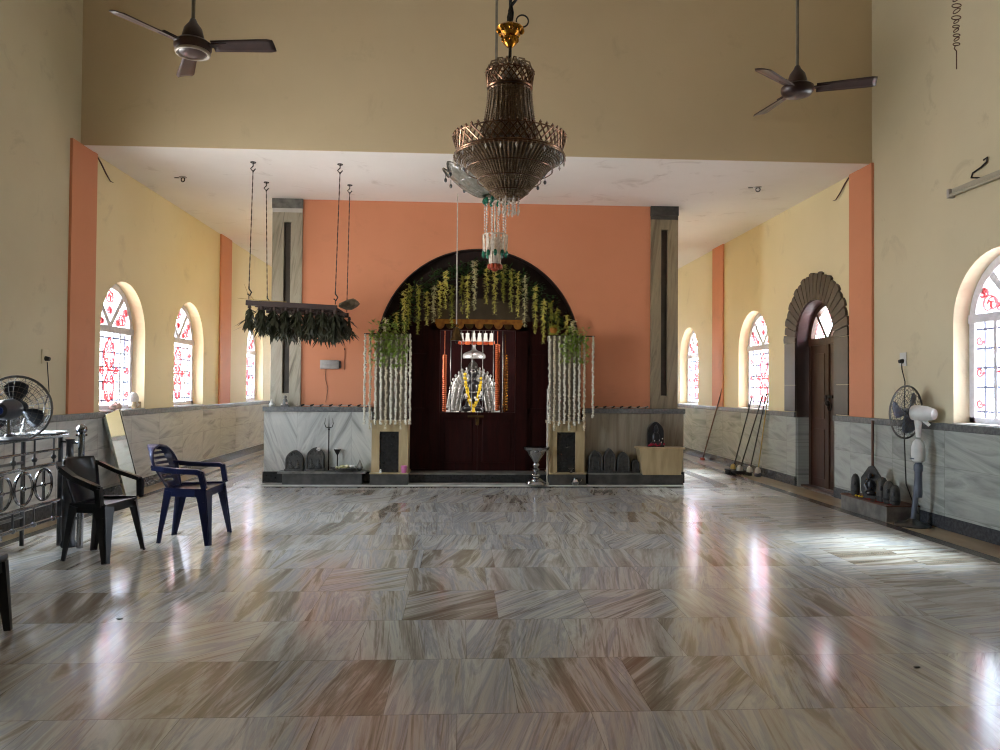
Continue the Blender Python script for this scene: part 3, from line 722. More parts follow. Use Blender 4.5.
# dark stone benches in front of the dado
b = MB(); b.box(-2.46, -1.36, 10.60, 10.805, 0.032, 0.185, 0.004)
t = tag(b.build('stone_bench', M['ledge_dark'], smooth=False), 'low dark stone bench with a pale grey top, holding the trident and two shrines', 'stone bench')
b = MB(); b.box(-2.52, -1.31, 10.565, 10.805, 0.185, 0.212, 0.004); b.build('bench_top', M['grey_ledge'], t, smooth=False)
b = MB(); b.box(1.83, 3.20, 10.60, 10.805, 0.032, 0.175, 0.004)
t = tag(b.build('stone_bench', M['ledge_dark'], smooth=False), 'low dark stone bench carrying small dark shrines and a beige marble block', 'stone bench')
b = MB(); b.box(1.815, 2.60, 10.575, 10.805, 0.175, 0.192, 0.004); b.build('bench_top', M['grey_ledge'], t, smooth=False)

def shrine(x, y, z, w, h, label, cat='stone shrine', group=None, m='idol_stone', twin=True, d=0.09, point=0.15, flower=None, rz=0):
    t = thing('stone_shrine', label, cat, (x, y, z), rz, group)
    b = MB(); flat_arch(b, -w/2, w/2, 0.03, h, -d/2, d/2, 16, point); b.box(-w/2-0.012, w/2+0.012, -d/2-0.02, d/2, 0, 0.035, 0.004)
    n = 14                                                   # raised rim
    R_ = w/2; hs = h - R_*(1+point)
    P = [(-R_+0.012, -d/2-0.008, 0.035)] + [(-(R_-0.012)*math.cos(PI*i/n), -d/2-0.008, hs + (R_-0.012)*math.sin(PI*i/n)*(1+point*math.sin(PI*i/n)**6)) for i in range(n+1)] + [(R_-0.012, -d/2-0.008, 0.035)]
    b.tube(P, 0.012, 6); b.build('backplate', M[m], t)
    f = MB()                                                 # carved figures in relief
    for s in ((-1, 1) if twin else (0,)):
        cx = s*w*0.2; hh = h*(0.5 if twin else 0.62)
        f.ball((cx, -d/2-0.005, hh*0.45), w*0.12, (0.9, 0.5, 1.7), 10, 8); f.ball((cx, -d/2-0.012, hh*0.82), w*0.075, (1, 0.8, 1.1), 10, 8)
        f.lathe([(w*0.07, 0), (w*0.05, h*0.05), (0, h*0.10)], 10, (cx, -d/2-0.008, hh*0.9)); f.ball((cx, -d/2-0.012, 0.05), w*0.15, (1.1, 0.5, 0.5), 10, 6)
        for a in (-1, 1): f.tube([(cx+a*w*0.07, -d/2-0.01, hh*0.62), (cx+a*w*0.15, -d/2-0.012, hh*0.45), (cx+a*w*0.08, -d/2-0.02, hh*0.33)], w*0.03, 6)
    if twin:
        for q in range(5):                                   # hood of small snake heads
            a = PI*(0.15+0.7*q/4); f.ball((-w*0.3*math.cos(a), -d/2-0.008, h*0.62 + w*0.28*math.sin(a)), w*0.055, (1, 0.7, 1.2), 8, 6)
    f.build('relief_figure', M[m], t)
    if flower is not None:
        q = MB()
        for j in range(6): q.ball((flower + 0.016*math.cos(j), -d/2-0.01+0.01*math.sin(j*2), h-0.02+0.014*math.sin(j)), 0.016, (1, 1, 0.8), 7, 5)
        q.build('offered_flower', M['white_flower'], t)
    return t
shrine(-2.31, 10.70, 0.212, 0.24, 0.29, 'arched dark stone shrine with twin niches, bare, on the bench with the trident')
shrine(-2.02, 10.70, 0.212, 0.25, 0.33, 'arched dark stone shrine with a white flower on its head, beside the tall trident', flower=0.05)
gR = 'carved shrines on the right bench'
shrine(1.95, 10.70, 0.192, 0.20, 0.32, 'dark rounded stone shrine with twin figures, next to the pillar with the silver pot', m='idol_stone')
shrine(2.15, 10.70, 0.192, 0.17, 0.35, 'tall pointed stone shrine, second from the pillar on the bench with the marble block', twin=False, point=0.5)
shrine(2.35, 10.70, 0.192, 0.18, 0.30, 'gabled stone shrine, third from the pillar on the bench with the marble block', twin=False, point=0.3)
shrine(2.53, 10.72, 0.192, 0.11, 0.19, 'smallest stone tablet of the row, right next to the beige marble block', twin=False, point=0.05, d=0.07)
# marble block narrowing downward
t = thing('marble_block', 'beige marble block tapering downward, carrying the black idol with crimson flowers', 'marble block', (2.88, 10.70, 0.185))
b = MB()
V = [(-0.27, -0.13, -0.01), (0.28, -0.13, -0.01), (0.28, 0.09, -0.01), (-0.27, 0.09, -0.01), (-0.32, -0.15, 0.355), (0.31, -0.15, 0.355), (0.31, 0.09, 0.355), (-0.32, 0.09, 0.355)]
vs = [b.bm.verts.new(v) for v in V]
for q in ((0,3,2,1),(4,5,6,7),(0,1,5,4),(1,2,6,5),(2,3,7,6),(3,0,4,7)): b.face([vs[i] for i in q])
b.build('block_body', M['beige_marble'], t, smooth=False)
b = MB(); b.box(-0.345, 0.33, -0.17, 0.09, 0.355, 0.385, 0.006); b.build('block_top', M['beige_marble'], t, smooth=False)
# black idol with crimson flowers
t = thing('black_idol', 'black arched stone idol with crimson flowers at its base on the marble block', 'idol', (2.81, 10.66, 0.57))
b = MB(); flat_arch(b, -0.115, 0.115, 0.02, 0.36, -0.03, 0.04, 18, 0.25); b.box(-0.12, 0.12, -0.06, 0.05, 0, 0.03, 0.006); b.build('backplate', M['idol_black'], t)
b = MB(); b.ball((0, -0.04, 0.13), 0.06, (1, 0.6, 1.4)); b.ball((0, -0.05, 0.235), 0.034, (1, 0.9, 1.15)); b.lathe([(0.034, 0), (0.024, 0.04), (0, 0.07)], 12, (0, -0.045, 0.255)); b.ball((0, -0.05, 0.05), 0.075, (1.1, 0.6, 0.5))
b.build('carved_figure', M['idol_black'], t)
b = MB()
for i in range(13): b.ball((random.uniform(-0.12, 0.11), -0.08+random.uniform(-0.01, 0.03), 0.02+random.uniform(0, 0.03)), random.uniform(0.014, 0.024), (1, 1, 0.8), 7, 5)
b.build('crimson_flowers', M['red_flower'], t)
b = MB()
for x, z in ((0.04, 0.10), (0.07, 0.07), (0.085, 0.12), (-0.03, 0.09), (0.02, 0.06)): b.ball((x, -0.075, z), 0.009, (1, 1, 1), 6, 5)
b.build('white_beads', M['white_flower'], t)

# trident, oil lamps, plate of offerings
t = thing('iron_trident', 'tall thin iron trident standing on the bench against the veined marble', 'trident', (-1.85, 10.765, 0.212))
b = MB(); b.cyl((0, 0, 0), (0, 0, 0.62), 0.009, None, 8); b.ball((0, 0, 0.58), 0.016); b.build('shaft', M['iron'], t)
b = MB(); b.tube([(0, 0, 0.6), (0, 0, 0.78)], [0.008, 0.002], 6)
for s in (-1, 1): b.tube([(0, 0, 0.60), (s*0.045, 0, 0.615), (s*0.06, 0, 0.66), (s*0.05, 0, 0.74)], [0.007, 0.007, 0.006, 0.002], 6)
b.build('prongs', M['iron'], t)
t = thing('oil_lamp', 'small black stemmed oil lamp with a white flower in its cup, right of the trident', 'oil lamp', (-1.72, 10.72, 0.212))
b = MB(); b.lathe([(0.05, 0), (0.05, 0.01), (0.015, 0.03), (0.008, 0.06), (0.008, 0.22), (0.014, 0.23), (0.03, 0.255), (0.052, 0.30), (0.050, 0.305), (0.02, 0.27), (0, 0.265)], 20); b.build('lamp_body', M['iron'], t)
b = MB()
for i in range(6): b.ball((0.022*math.cos(i*1.05), 0.022*math.sin(i*1.05), 0.308), 0.018, (1, 1, 0.8), 7, 5)
b.build('offered_flower', M['white_flower'], t)
t = thing('offering_plate', 'dark round plate of yellow and white flowers on the bench near the trident', 'plate', (-1.61, 10.64, 0.212))
b = MB(); b.lathe([(0.10, 0), (0.17, 0.03), (0.19, 0.055), (0.18, 0.055), (0.10, 0.02), (0, 0.018)], 28); b.build('plate_dish', M['silver_dark'], t)
b = MB(); rnd = random.Random(2)
for i in range(16): b.ball((rnd.uniform(-0.1, 0.05), rnd.uniform(-0.08, 0.06), 0.05+rnd.uniform(0, 0.03)), rnd.uniform(0.02, 0.03), (1, 1, 0.7), 7, 5)
b.build('yellow_flowers', M['vine_pale'], t)
b = MB()
for i in range(7): b.ball((0.1+rnd.uniform(-0.03, 0.03), rnd.uniform(-0.05, 0.05), 0.055+rnd.uniform(0, 0.02)), 0.024, (1, 1, 0.8), 7, 5)
b.build('white_flowers', M['white_flower'], t)
t = thing('conch_shell', 'small pale conch shell beside the plate of flowers on the bench', 'shell', (-1.40, 10.68, 0.212))
b = MB(); b.lathe([(0.01, 0), (0.03, 0.015), (0.045, 0.05), (0.035, 0.09), (0.02, 0.12), (0.006, 0.16), (0, 0.165)], 14); b.build('shell_body', M['grey_ledge'], t)
# pink cup and small lamp on the left pillar's plinth
b = MB(); b.lathe([(0.03, 0), (0.043, 0.10), (0.039, 0.10), (0.028, 0.008), (0, 0.008)], 18)
tag(b.build('pink_cup', M['pink'], loc=(-0.775, 10.60, 0.197)), 'pink plastic cup at the foot of a garlanded marble pillar', 'cup')
b = MB(); b.lathe([(0.02, 0), (0.022, 0.012), (0.012, 0.02), (0.016, 0.04), (0, 0.055)], 12)
tag(b.build('clay_lamp', M['white_flower'], loc=(-1.10, 10.60, 0.197)), 'tiny white clay lamp on the plinth of the pillar with the pink cup', 'oil lamp')
# tall steel oil lamp
t = thing('pedestal_lamp', 'tall silvery pedestal oil lamp with a wide dish, standing before the sanctum doors', 'oil lamp', (1.085, 10.60, 0.032))
b = MB(); b.lathe([(0.145, 0), (0.15, 0.02), (0.13, 0.05), (0.085, 0.08), (0.05, 0.10), (0.045, 0.115), (0.065, 0.135), (0.05, 0.16), (0.03, 0.17), (0.03, 0.185), (0.05, 0.205), (0.05, 0.22), (0.03, 0.24), (0.03, 0.255), (0.046, 0.275), (0.046, 0.29), (0.03, 0.31), (0.06, 0.36), (0.11, 0.43)], 28); b.build('lamp_stem', M['steel'], t)
b = MB(); b.lathe([(0.11, 0.425), (0.13, 0.47), (0.185, 0.50), (0.195, 0.535), (0.18, 0.538), (0.12, 0.51), (0, 0.50)], 32); b.build('lamp_dish', M['steel'], t)
t = thing('white_pole', 'thin upright white pole between the steel lamp and right pillar', 'pole', (1.245, 10.60, 0.032))
b = MB(); b.cyl((0, 0, 0), (0, 0, 1.36), 0.011, None, 10); b.build('pole_tube', M['white_cord'], t); b = MB(); b.cyl((0, 0, 0), (0, 0, 0.03), 0.03); b.build('pole_foot', M['white_cord'], t)
t = thing('silver_pot', 'small shiny silver pot with a spout on the pale slab before the pillar', 'pot', (1.64, 10.555, 0.032))
b = MB(); b.lathe([(0.03, 0), (0.055, 0.02), (0.062, 0.05), (0.04, 0.08), (0.03, 0.09), (0.042, 0.105), (0.036, 0.105), (0.02, 0.085), (0, 0.08)], 20); b.build('pot_body', M['steel'], t)
b = MB(); b.tube([(0.05, 0, 0.04), (0.085, 0, 0.06), (0.10, 0, 0.10)], [0.012, 0.009, 0.006], 8); b.build('spout', M['steel'], t)
b = MB(); b.lathe([(0.02, 0), (0.024, 0.008), (0.008, 0.03), (0.03, 0.06), (0.045, 0.07), (0.03, 0.066), (0, 0.06)], 16)
tag(b.build('brass_lamp', M['silver_dark'], loc=(1.585, 10.60, 0.197)), 'small dark cup lamp on the pillar plinth just above the silver pot', 'oil lamp')
# on the left coping
b = MB(); b.lathe([(0.035, 0), (0.045, 0.02), (0.02, 0.06), (0.008, 0.1), (0, 0.11)], 14); tag(b.build('white_conch', M['white_flower'], loc=(-2.69, 10.90, 1.11)), 'white conch on the left end of the altar coping', 'shell')
t = thing('coping_figurine', 'small grey figurine on the altar coping before the left pillar', 'figurine', (-2.50, 10.90, 1.11))
b = MB(); b.box(-0.05, 0.05, -0.04, 0.04, 0, 0.02); b.lathe([(0.045, 0.02), (0.03, 0.06), (0.035, 0.09), (0.018, 0.115)], 14); b.ball((0, 0, 0.135), 0.024); b.build('figurine_body', M['grey_ledge'], t)
b = MB(); b.ball((0.03, -0.03, 0.05), 0.018, (1, 1, 1), 8, 6); b.ball((-0.04, -0.03, 0.03), 0.014, (1, 1, 1), 8, 6); b.build('offered_flower', M['white_flower'], t)
# strings of little bulbs lying along the coping
for k, (x0, x1) in enumerate(((-2.36, -1.28), (1.93, 2.80))):
    t = thing('bulb_string', 'thin string of small dark bulbs on the %s altar coping under the orange wall' % ('left', 'right')[k], 'string lights', ((x0+x1)/2, 10.985, 1.11), 0, None)
    L = x1-x0; nb = 8 if k == 0 else 7
    b = MB(); b.tube([(-L/2 + L*i/24, 0.01*math.sin(i*1.3), 0.014 + 0.008*math.sin(i*0.9)) for i in range(25)], 0.006, 6); b.build('cable', M['white_cord'], t)
    for i in range(nb):
        q = MB(); x = -L/2 + L*(i+0.5)/nb; q.tube([(x, 0, 0.012), (x+0.03, 0, 0.02), (x+0.05, 0, 0.034)], [0.013, 0.013, 0.005], 8); q.build('bulb', M['iron'], t)
# meter box on the orange wall
t = thing('meter_box', 'small grey ribbed electric box on the orange wall under the hanging leaves', 'electric box', (-1.89, AYF, 1.72))
b = MB(); b.box(-0.14, 0.13, -0.05, 0, -0.065, 0.065, 0.006); b.box(-0.135, 0.125, -0.058, -0.05, 0.005, 0.055, 0.003); b.box(-0.135, 0.125, -0.058, -0.05, -0.055, -0.005, 0.003); b.build('casing', M['grey_box'], t)
b = MB(); b.box(0.13, 0.155, -0.03, 0, -0.05, 0.05, 0.004); b.build('switch', M['dark_steel'], t)
b = MB(); b.tube([(-0.06, -0.004, -0.065), (-0.07, -0.004, -0.2), (-0.03, -0.004, -0.35), (-0.06, -0.004, -0.55)], 0.003, 5); b.build('wire', M['tymp'], t)
t = thing('wall_hook', 'dark vertical iron strip on the orange wall right of the grey electric box', 'wall hook', (-1.68, AYF, 1.80)); b = MB(); b.box(-0.003, 0.003, -0.01, 0, -0.16, 0.16); b.tube([(0, -0.01, 0.15), (0, -0.05, 0.16), (0, -0.06, 0.13)], 0.005, 6); b.build('hook_strip', M['rust'], t)

# ------------------------------------------------------------------ inside the sanctum
b = MB(); b.box(-0.75, 1.3, 11.75, 12.6, 0, 0.96); b.box(-0.80, 1.35, 11.70, 12.6, 0.96, 0.985, 0.005)
tag(b.build('idol_platform', M['ledge_dark'], smooth=False), 'dark stone platform under the main idol inside the sanctum', 'platform')
t = thing('deity_statue', 'black stone deity wearing a silver crown inside the lit sanctum', 'statue', (0.21, 12.15, 0.985)); t.scale = (0.80, 0.9, 0.97)
b = MB()
b.lathe([(0.19, 0), (0.20, 0.05), (0.17, 0.10), (0.13, 0.22), (0.125, 0.32), (0.15, 0.44), (0.12, 0.52), (0.055, 0.56), (0.05, 0.60)], 24)
b.ball((0, -0.01, 0.685), 0.095, (0.92, 0.95, 1.15), 16, 12)
for s in (-1, 1):
    b.tube([(s*0.14, 0, 0.47), (s*0.20, -0.02, 0.34), (s*0.17, -0.12, 0.24), (s*0.08, -0.17, 0.24)], [0.045, 0.038, 0.03, 0.022], 10)
    b.ball((s*0.10, -0.10, 0.07), 0.11, (1.2, 0.9, 0.6), 12, 8); b.ball((s*0.088, 0, 0.68), 0.022, (0.5, 0.8, 1.3), 8, 6)
b.ball((0, -0.10, 0.675), 0.018, (0.9, 1, 1.4), 8, 6); b.ball((0, -0.09, 0.635), 0.022, (1.5, 0.6, 0.5), 8, 6)
b.build('body', M['idol_black'], t)
b = MB()
for s in (-1, 1): b.ball((s*0.036, -0.088, 0.70), 0.014, (1.5, 0.5, 0.8), 8, 6)
b.box(-0.04, 0.04, -0.105, -0.098, 0.725, 0.732); b.build('silver_eyes', M['silver'], t)
b = MB(); b.lathe([(0.105, 0.73), (0.11, 0.745), (0.10, 0.76), (0.105, 0.78), (0.08, 0.83), (0.03, 0.87), (0.02, 0.90), (0, 0.92)], 22); b.build('crown', M['silver_dark'], t)
b = MB()
for z, r in ((0.40, 0.15), (0.50, 0.13)):
    for i in range(11): a = PI*(0.1+0.8*i/10); b.ball((-r*math.cos(a), -0.02-r*0.75*math.sin(a), z - 0.05*math.sin(a)), 0.013, (1, 1, 1), 6, 5)
b.build('bead_necklace', M['silver'], t)
# silver arch with rows of curled hooks
t = thing('silver_arch', 'white silver arch with curled ornaments framing the black deity', 'arch', (0.215, 12.30, 0.985))
b = MB(); n = 26; P = []
def AP(u, off):
    # legs then arch, u in 0..1
    if u < 0.25: return Vector((-0.33-off + 0.06*u/0.25, 0, 0.03 + 0.34*u/0.25))
    if u > 0.75: return Vector((0.33+off - 0.06*(1-u)/0.25, 0, 0.03 + 0.34*(1-u)/0.25))
    a = PI*(u-0.25)/0.5; return Vector((-(0.27+off)*math.cos(a), 0, 0.37 + (0.27+off)*math.sin(a)))
b.tube([AP(i/40, 0.06) for i in range(41)], 0.022, 8); b.tube([AP(i/40, -0.11) for i in range(41)], 0.016, 8)
for i in range(40):
    q0, q1 = AP(i/40, 0.06), AP((i+1)/40, 0.06); r0_, r1_ = AP(i/40, -0.11), AP((i+1)/40, -0.11)
    for yy in (0.004, 0.014):
        y = Vector((0, yy, 0)); vs = [b.bm.verts.new(v + y) for v in (q0, q1, r1_, r0_)]; b.face(vs)
for s in (-1, 1): b.box(s*0.37-0.07, s*0.37+0.07, -0.05, 0.03, 0, 0.05, 0.008); b.lathe([(0.06, 0.05), (0.03, 0.08), (0.04, 0.13), (0.02, 0.18)], 14, (s*0.35, -0.01, 0))
b.build('arch_band', M['silver'], t)
b = MB()
for off, cnt_ in ((0.075, 30), (0.0, 26), (-0.07, 22)):
  for i in range(cnt_):
    u = 0.05 + 0.90*i/(cnt_-1); p = AP(u, off); q = AP(u, off+0.05); d_ = (q-p).normalized()
    b.tube([p + Vector((0, -0.012, 0)), p + d_*0.03 + Vector((0, -0.03, 0.012)), p + d_*0.04 + Vector((0, -0.034, -0.012)), p + d_*0.012 + Vector((0, -0.034, -0.022))], [0.016, 0.015, 0.012, 0.008], 6)
b.build('curled_ornaments', M['silver'], t)
b = MB()
for i in range(15): p = AP(0.1 + 0.8*i/14, -0.035); b.ball(p + Vector((0, -0.022, 0)), 0.010, (1, 1, 1), 6, 5)
b.build('dark_studs', M['iron'], t)
# silver hood above the crown
t = thing('silver_umbrella', 'small white silver umbrella hood hanging above the deity crown', 'umbrella', (0.225, 12.10, 1.87))
b = MB(); b.lathe([(0.175, 0), (0.185, 0.02), (0.18, 0.06), (0.15, 0.09), (0.06, 0.125), (0.03, 0.15), (0.02, 0.19), (0.03, 0.21), (0.012, 0.24), (0, 0.26)], 26); b.build('hood', M['silver'], t)
b = MB(); b.cyl((0, 0, 0.24), (0, 0, 1.03), 0.008, None, 8); b.build('hanging_rod', M['silver'], t)
# yellow garland round the neck
b = MB(); pts = []
for i in range(21):
    u = i/20; x = -0.135 + 0.27*u; z = 0.62 - 0.50*math.sin(PI*u)**0.75*1.0
    pts.append(Vector((x*(1 - 0.05*math.sin(PI*u)), -0.235 - 0.03*math.sin(PI*u), z)))
rnd = random.Random(5)
for i in range(20):
    for f_ in (0, 0.5):
        p = pts[i].lerp(pts[i+1], f_)
        for j in range(2): b.ball(p + Vector((rnd.uniform(-0.008, 0.008), rnd.uniform(-0.01, 0.01), rnd.uniform(-0.008, 0.008))), 0.026, (1, 1, 1), 7, 5)
t = tag(b.build('yellow_garland', M['yellow_flower'], loc=(0.21, 12.10, 0.985)), 'bright yellow flower garland around the black deity', 'flower garland')
b = MB(); b.lathe([(0.012, 0), (0.04, 0.03), (0.03, 0.08), (0.012, 0.11)], 10, (0, -0.275, 0.0)); b.build('tassel', M['yellow_flower'], t)
b = MB()
for x, z in ((-0.12, 0.30), (-0.11, 0.27), (0.12, 0.31), (0.10, 0.28), (0.05, 0.22), (-0.05, 0.21), (0.03, 0.25), (0.13, 0.34)): b.ball((x, -0.275, z), 0.022, (1, 1, 1), 7, 5)
b.build('white_blossoms', M['white_flower'], t)
# flowers before the idol
b = MB(); rnd = random.Random(8)
for i in range(18): b.ball((rnd.uniform(-0.30, 0.34), rnd.uniform(-0.03, 0.03), 0.018+rnd.uniform(0, 0.012)), rnd.uniform(0.014, 0.024), (1, 1, 0.8), 7, 5)
o = tag(b.build('offered_flowers', M['white_flower'], loc=(0.21, 11.78, 0.985)), 'row of scattered white flowers along the front of the idol platform', 'flowers'); o['kind'] = 'stuff'
b = MB()
for i in range(12): b.ball((rnd.uniform(-0.2, 0.24), rnd.uniform(-0.03, 0.03), 0.018), rnd.uniform(0.014, 0.022), (1, 1, 0.8), 7, 5)
o = tag(b.build('orange_petals', M['marigold'], loc=(0.21, 11.73, 0.985)), 'orange petals scattered among white flowers before the idol', 'flowers'); o['kind'] = 'stuff'
# orange and gold hanging garlands
def thick_string(name, x, y, z0, z1, r, m, label, cat='flower garland', rib=0.03):
    b = MB(); z = z1
    while z > z0:
        b.ball((0, 0, z-z1-rib/2), r, (1, 1, 0.55*rib/r*1.3), 10, 6); z -= rib
    b.cyl((0, 0, 0.4 if z1 < 2.3 else 0.3), (0, 0, z0-z1), 0.004, None, 5)
    return tag(b.build(name, m, loc=(x, y, z1)), label, cat)
thick_string('orange_garland', -0.235, 11.50, 1.05, 1.90, 0.032, M['marigold'], 'thin orange marigold garland hanging alone, away from the gold bead string')
thick_string('orange_garland', 0.575, 11.50, 1.05, 2.07, 0.038, M['marigold'], 'thick orange marigold garland hanging beside a gold bead string in the sanctum')
b = MB(); z = 0.0
while z > -0.88:
    for s in (-1, 1): b.ball((s*0.026, 0, z-0.02), 0.021, (1, 1, 0.8), 8, 6)
    b.ball((0, -0.012, z-0.04), 0.012, (1, 1, 1), 6, 5); z -= 0.042
b.cyl((0, 0, 0.3), (0, 0, -0.88), 0.004, None, 5)
tag(b.build('gold_bead_string', M['gold'], loc=(0.69, 11.50, 1.92)), 'golden double bead string hanging beside the thicker orange garland', 'bead string')
# row of little white and red bells hanging above
for i in range(6):
    t = thing('hanging_tassel', 'small white tassel with a red rim above the deity, %s from left in its row' % ORD[i], 'tassel', (0.02 + 0.095*i, 11.9, 2.10), 0, 'row of tassels above the deity')
    b = MB(); b.lathe([(0.052, 0.02), (0.04, 0.06), (0.028, 0.12), (0.03, 0.16), (0, 0.17)], 12); b.build('tassel_top', M['white_flower'], t)
    b = MB(); b.lathe([(0.03, -0.02), (0.058, 0.0), (0.054, 0.03)], 12); b.build('tassel_rim', M['red_bead'] if i % 2 == 0 else M['marigold'], t)
    b = MB(); b.cyl((0, 0, 0.16), (0, 0, 0.8), 0.003, None, 5); b.build('tassel_cord', M['white_cord'], t)

# yellow cloth trim with scallops across the lintel
t = thing('door_valance', 'ochre yellow scalloped cloth trim across the top of the sanctum doors', 'valance', (0.28, PY-0.045, 2.40))
b = MB(); b.box(-0.66, 0.66, -0.012, 0.012, -0.05, 0.02); b.build('cloth_band', M['toran'], t, smooth=False)
for i in range(9):
    x = -0.58 + 1.16*i/8; q = MB()
    q.prism([(x-0.065, -0.04)] + [(x - 0.065*math.cos(PI*j/8), -0.05 - 0.075*math.sin(PI*j/8)) for j in range(9)] + [(x+0.065, -0.04)], 'y', -0.01, 0.004); q.build('scallop', M['toran'] if i % 2 == 0 else M['bell_brass'], t, smooth=False)

# ------------------------------------------------------------------ hanging vines in the arch
def vine_proto(L, m, seed, wid=0.05):
    rnd = random.Random(seed); b = MB()
    b.tube([(0.008*math.sin(i*0.9), 0.008*math.cos(i*1.1), -L*i/10) for i in range(11)], 0.0035, 5)
    n = int(L*260)
    for i in range(n):
        z = -L*(i+0.5)/n; a = rnd.uniform(0, 2*PI); tap = 1.0 - 0.45*(i/n)**2
        d_ = Vector((math.cos(a), math.sin(a), rnd.uniform(-0.9, 0.4)))
        b.leaf((0.006*math.cos(a), 0.006*math.sin(a), z), d_, rnd.uniform(0.045, wid+0.035)*tap, rnd.uniform(0.028, 0.046)*tap, None, rnd.uniform(-0.3, 0.3))
    return b.build('hanging_vine', m)
VINES = [(-1.08, 2.4, 1.57), (-0.94, 2.49, 2.01), (-0.82, 2.81, 2.16), (-0.75, 2.89, 2.23), (-0.61, 2.86, 2.16), (-0.49, 2.79, 2.31), (-0.39, 2.89, 2.35), (-0.3, 2.94, 2.41), (-0.22, 3.08, 2.53), (-0.13, 2.9, 2.27), (0.02, 3.04, 2.5), (0.1, 3.05, 2.42), (0.2, 3.24, 2.52), (0.38, 3.15, 2.64), (0.5, 3.12, 2.48), (0.62, 3.2, 2.66), (0.73, 3.13, 2.5), (0.84, 3.1, 2.44), (0.94, 3.04, 2.29), (1.09, 2.9, 2.21), (1.21, 2.69, 2.06), (1.33, 2.67, 2.11), (1.42, 2.58, 2.18), (1.56, 2.48, 2.04), (1.64, 2.4, 2.11), (1.73, 2.26, 1.75)]
vp = {}
kinds = ['vine', 'vine', 'vine_pale', 'vine', 'vine_olive', 'vine_olive']
for i, (x, zt, zb) in enumerate(VINES):
    L = zt - zb; m = kinds[(i*5+2) % 6]; key = (m, min((0.42, 0.52, 0.62, 0.8), key=lambda q: abs(q-L)))
    if key not in vp: vp[key] = o = vine_proto(key[1], M[m], 40+i)
    else: o = dup(vp[key])
    o.location = (x, 10.93 + 0.05*((i*3) % 4 - 1.5), zt); o.rotation_euler = (0, 0, i*0.8); o.scale = (1, 1, L/key[1])
    tag(o, '%s flowering vine hanging in the arch over the sanctum doors, %s from left' % ({'vine': 'yellow-green', 'vine_pale': 'pale cream', 'vine_olive': 'olive green'}[m], ORD[i]), 'hanging vine', 'flowering vines hung in the arch')
def clump(name, loc, w, h, d_, n, m, seed, label, L=0.07):
    rnd = random.Random(seed); b = MB()
    for i in range(n):
        p = Vector((rnd.gauss(0, w/3), rnd.gauss(0, d_/3), rnd.gauss(0, h/3)))
        p = Vector((max(-w*.55, min(w*.55, p.x)), max(-d_*.6, min(d_*.6, p.y)), max(-h*.55, min(h*.55, p.z))))
        v = Vector((rnd.uniform(-1, 1), rnd.uniform(-1, 0.3), rnd.uniform(-1.2, 0.5)))
        b.leaf(p, v, rnd.uniform(0.5, 1)*L, rnd.uniform(0.3, 0.5)*L, None, rnd.uniform(-0.4, 0.4))
    b.tube([(-w/3, 0, h/6), (0, 0, h/5), (w/3, 0, h/6)], 0.005, 5)
    return tag(b.build(name, m, loc=loc), label, 'foliage')
# dark leaf sprays along the crown of the arch
for i in range(11):
    a = PI*(0.13 + 0.74*i/10); x = 0.276 - 1.24*math.cos(a); z = OSP + 1.24*math.sin(a) - 0.03
    clump('leaf_spray', (x, 11.10, z), 0.30, 0.20, 0.09, 170, M['leaf_dark'], 70+i, 'dark green leaf spray along the arch above the vines, %s from left' % ORD[i], 0.085)['group'] = 'dark leaf sprays along the arch'
clump('leaf_cluster', (-1.00, 10.52, 2.01), 0.44, 0.52, 0.10, 640, M['leaf_light'], 91, 'light green leaf cluster spilling over the top of the left pillar', 0.09)
clump('leaf_cluster', (1.60, 10.52, 2.02), 0.36, 0.40, 0.10, 420, M['leaf_light'], 92, 'light green leaf cluster spilling over the top of the right pillar', 0.085)
b = MB(); rnd = random.Random(3)
for i in range(60):
    a, c_ = rnd.uniform(0, 2*PI), rnd.uniform(0.1, 1.0); b.leaf((0, 0, 0), (math.cos(a)*c_, -0.45, math.sin(a)*c_), rnd.uniform(0.08, 0.13), 0.05, None, 0.2)
t = tag(b.build('golden_flower', M['vine_olive'], loc=(1.34, 10.80, 2.24)), 'big golden rosette flower among the vines in the arch', 'flower')
b = MB(); b.ball((0, -0.05, 0), 0.055, (1, 0.6, 1), 12, 8); b.build('flower_heart', M['toran'], t)

# bell on a long white cord
t = thing('temple_bell', 'dark temple bell on a long thin white cord before the sanctum arch', 'bell', (-0.055, 10.55, 2.06))
b = MB(); b.lathe([(0.085, 0), (0.09, 0.012), (0.068, 0.06), (0.055, 0.13), (0.04, 0.17), (0.015, 0.19), (0, 0.19)], 22); b.build('bell_body', M['bell_brass'], t)
b = MB(); b.ring((0, 0, 0.21), 0.025, 0.007, (0, 1, 0), 16); b.build('bell_loop', M['bell_brass'], t); b = MB(); b.cyl((0, 0, -0.03), (0, 0, 0.1), 0.006); b.ball((0, 0, -0.03), 0.018); b.build('clapper', M['iron'], t)
b = MB(); b.cyl((0, 0, 0.23), (0, 0, ZC-2.06), 0.0085, None, 8); b.build('bell_cord', M['white_cord'], t)

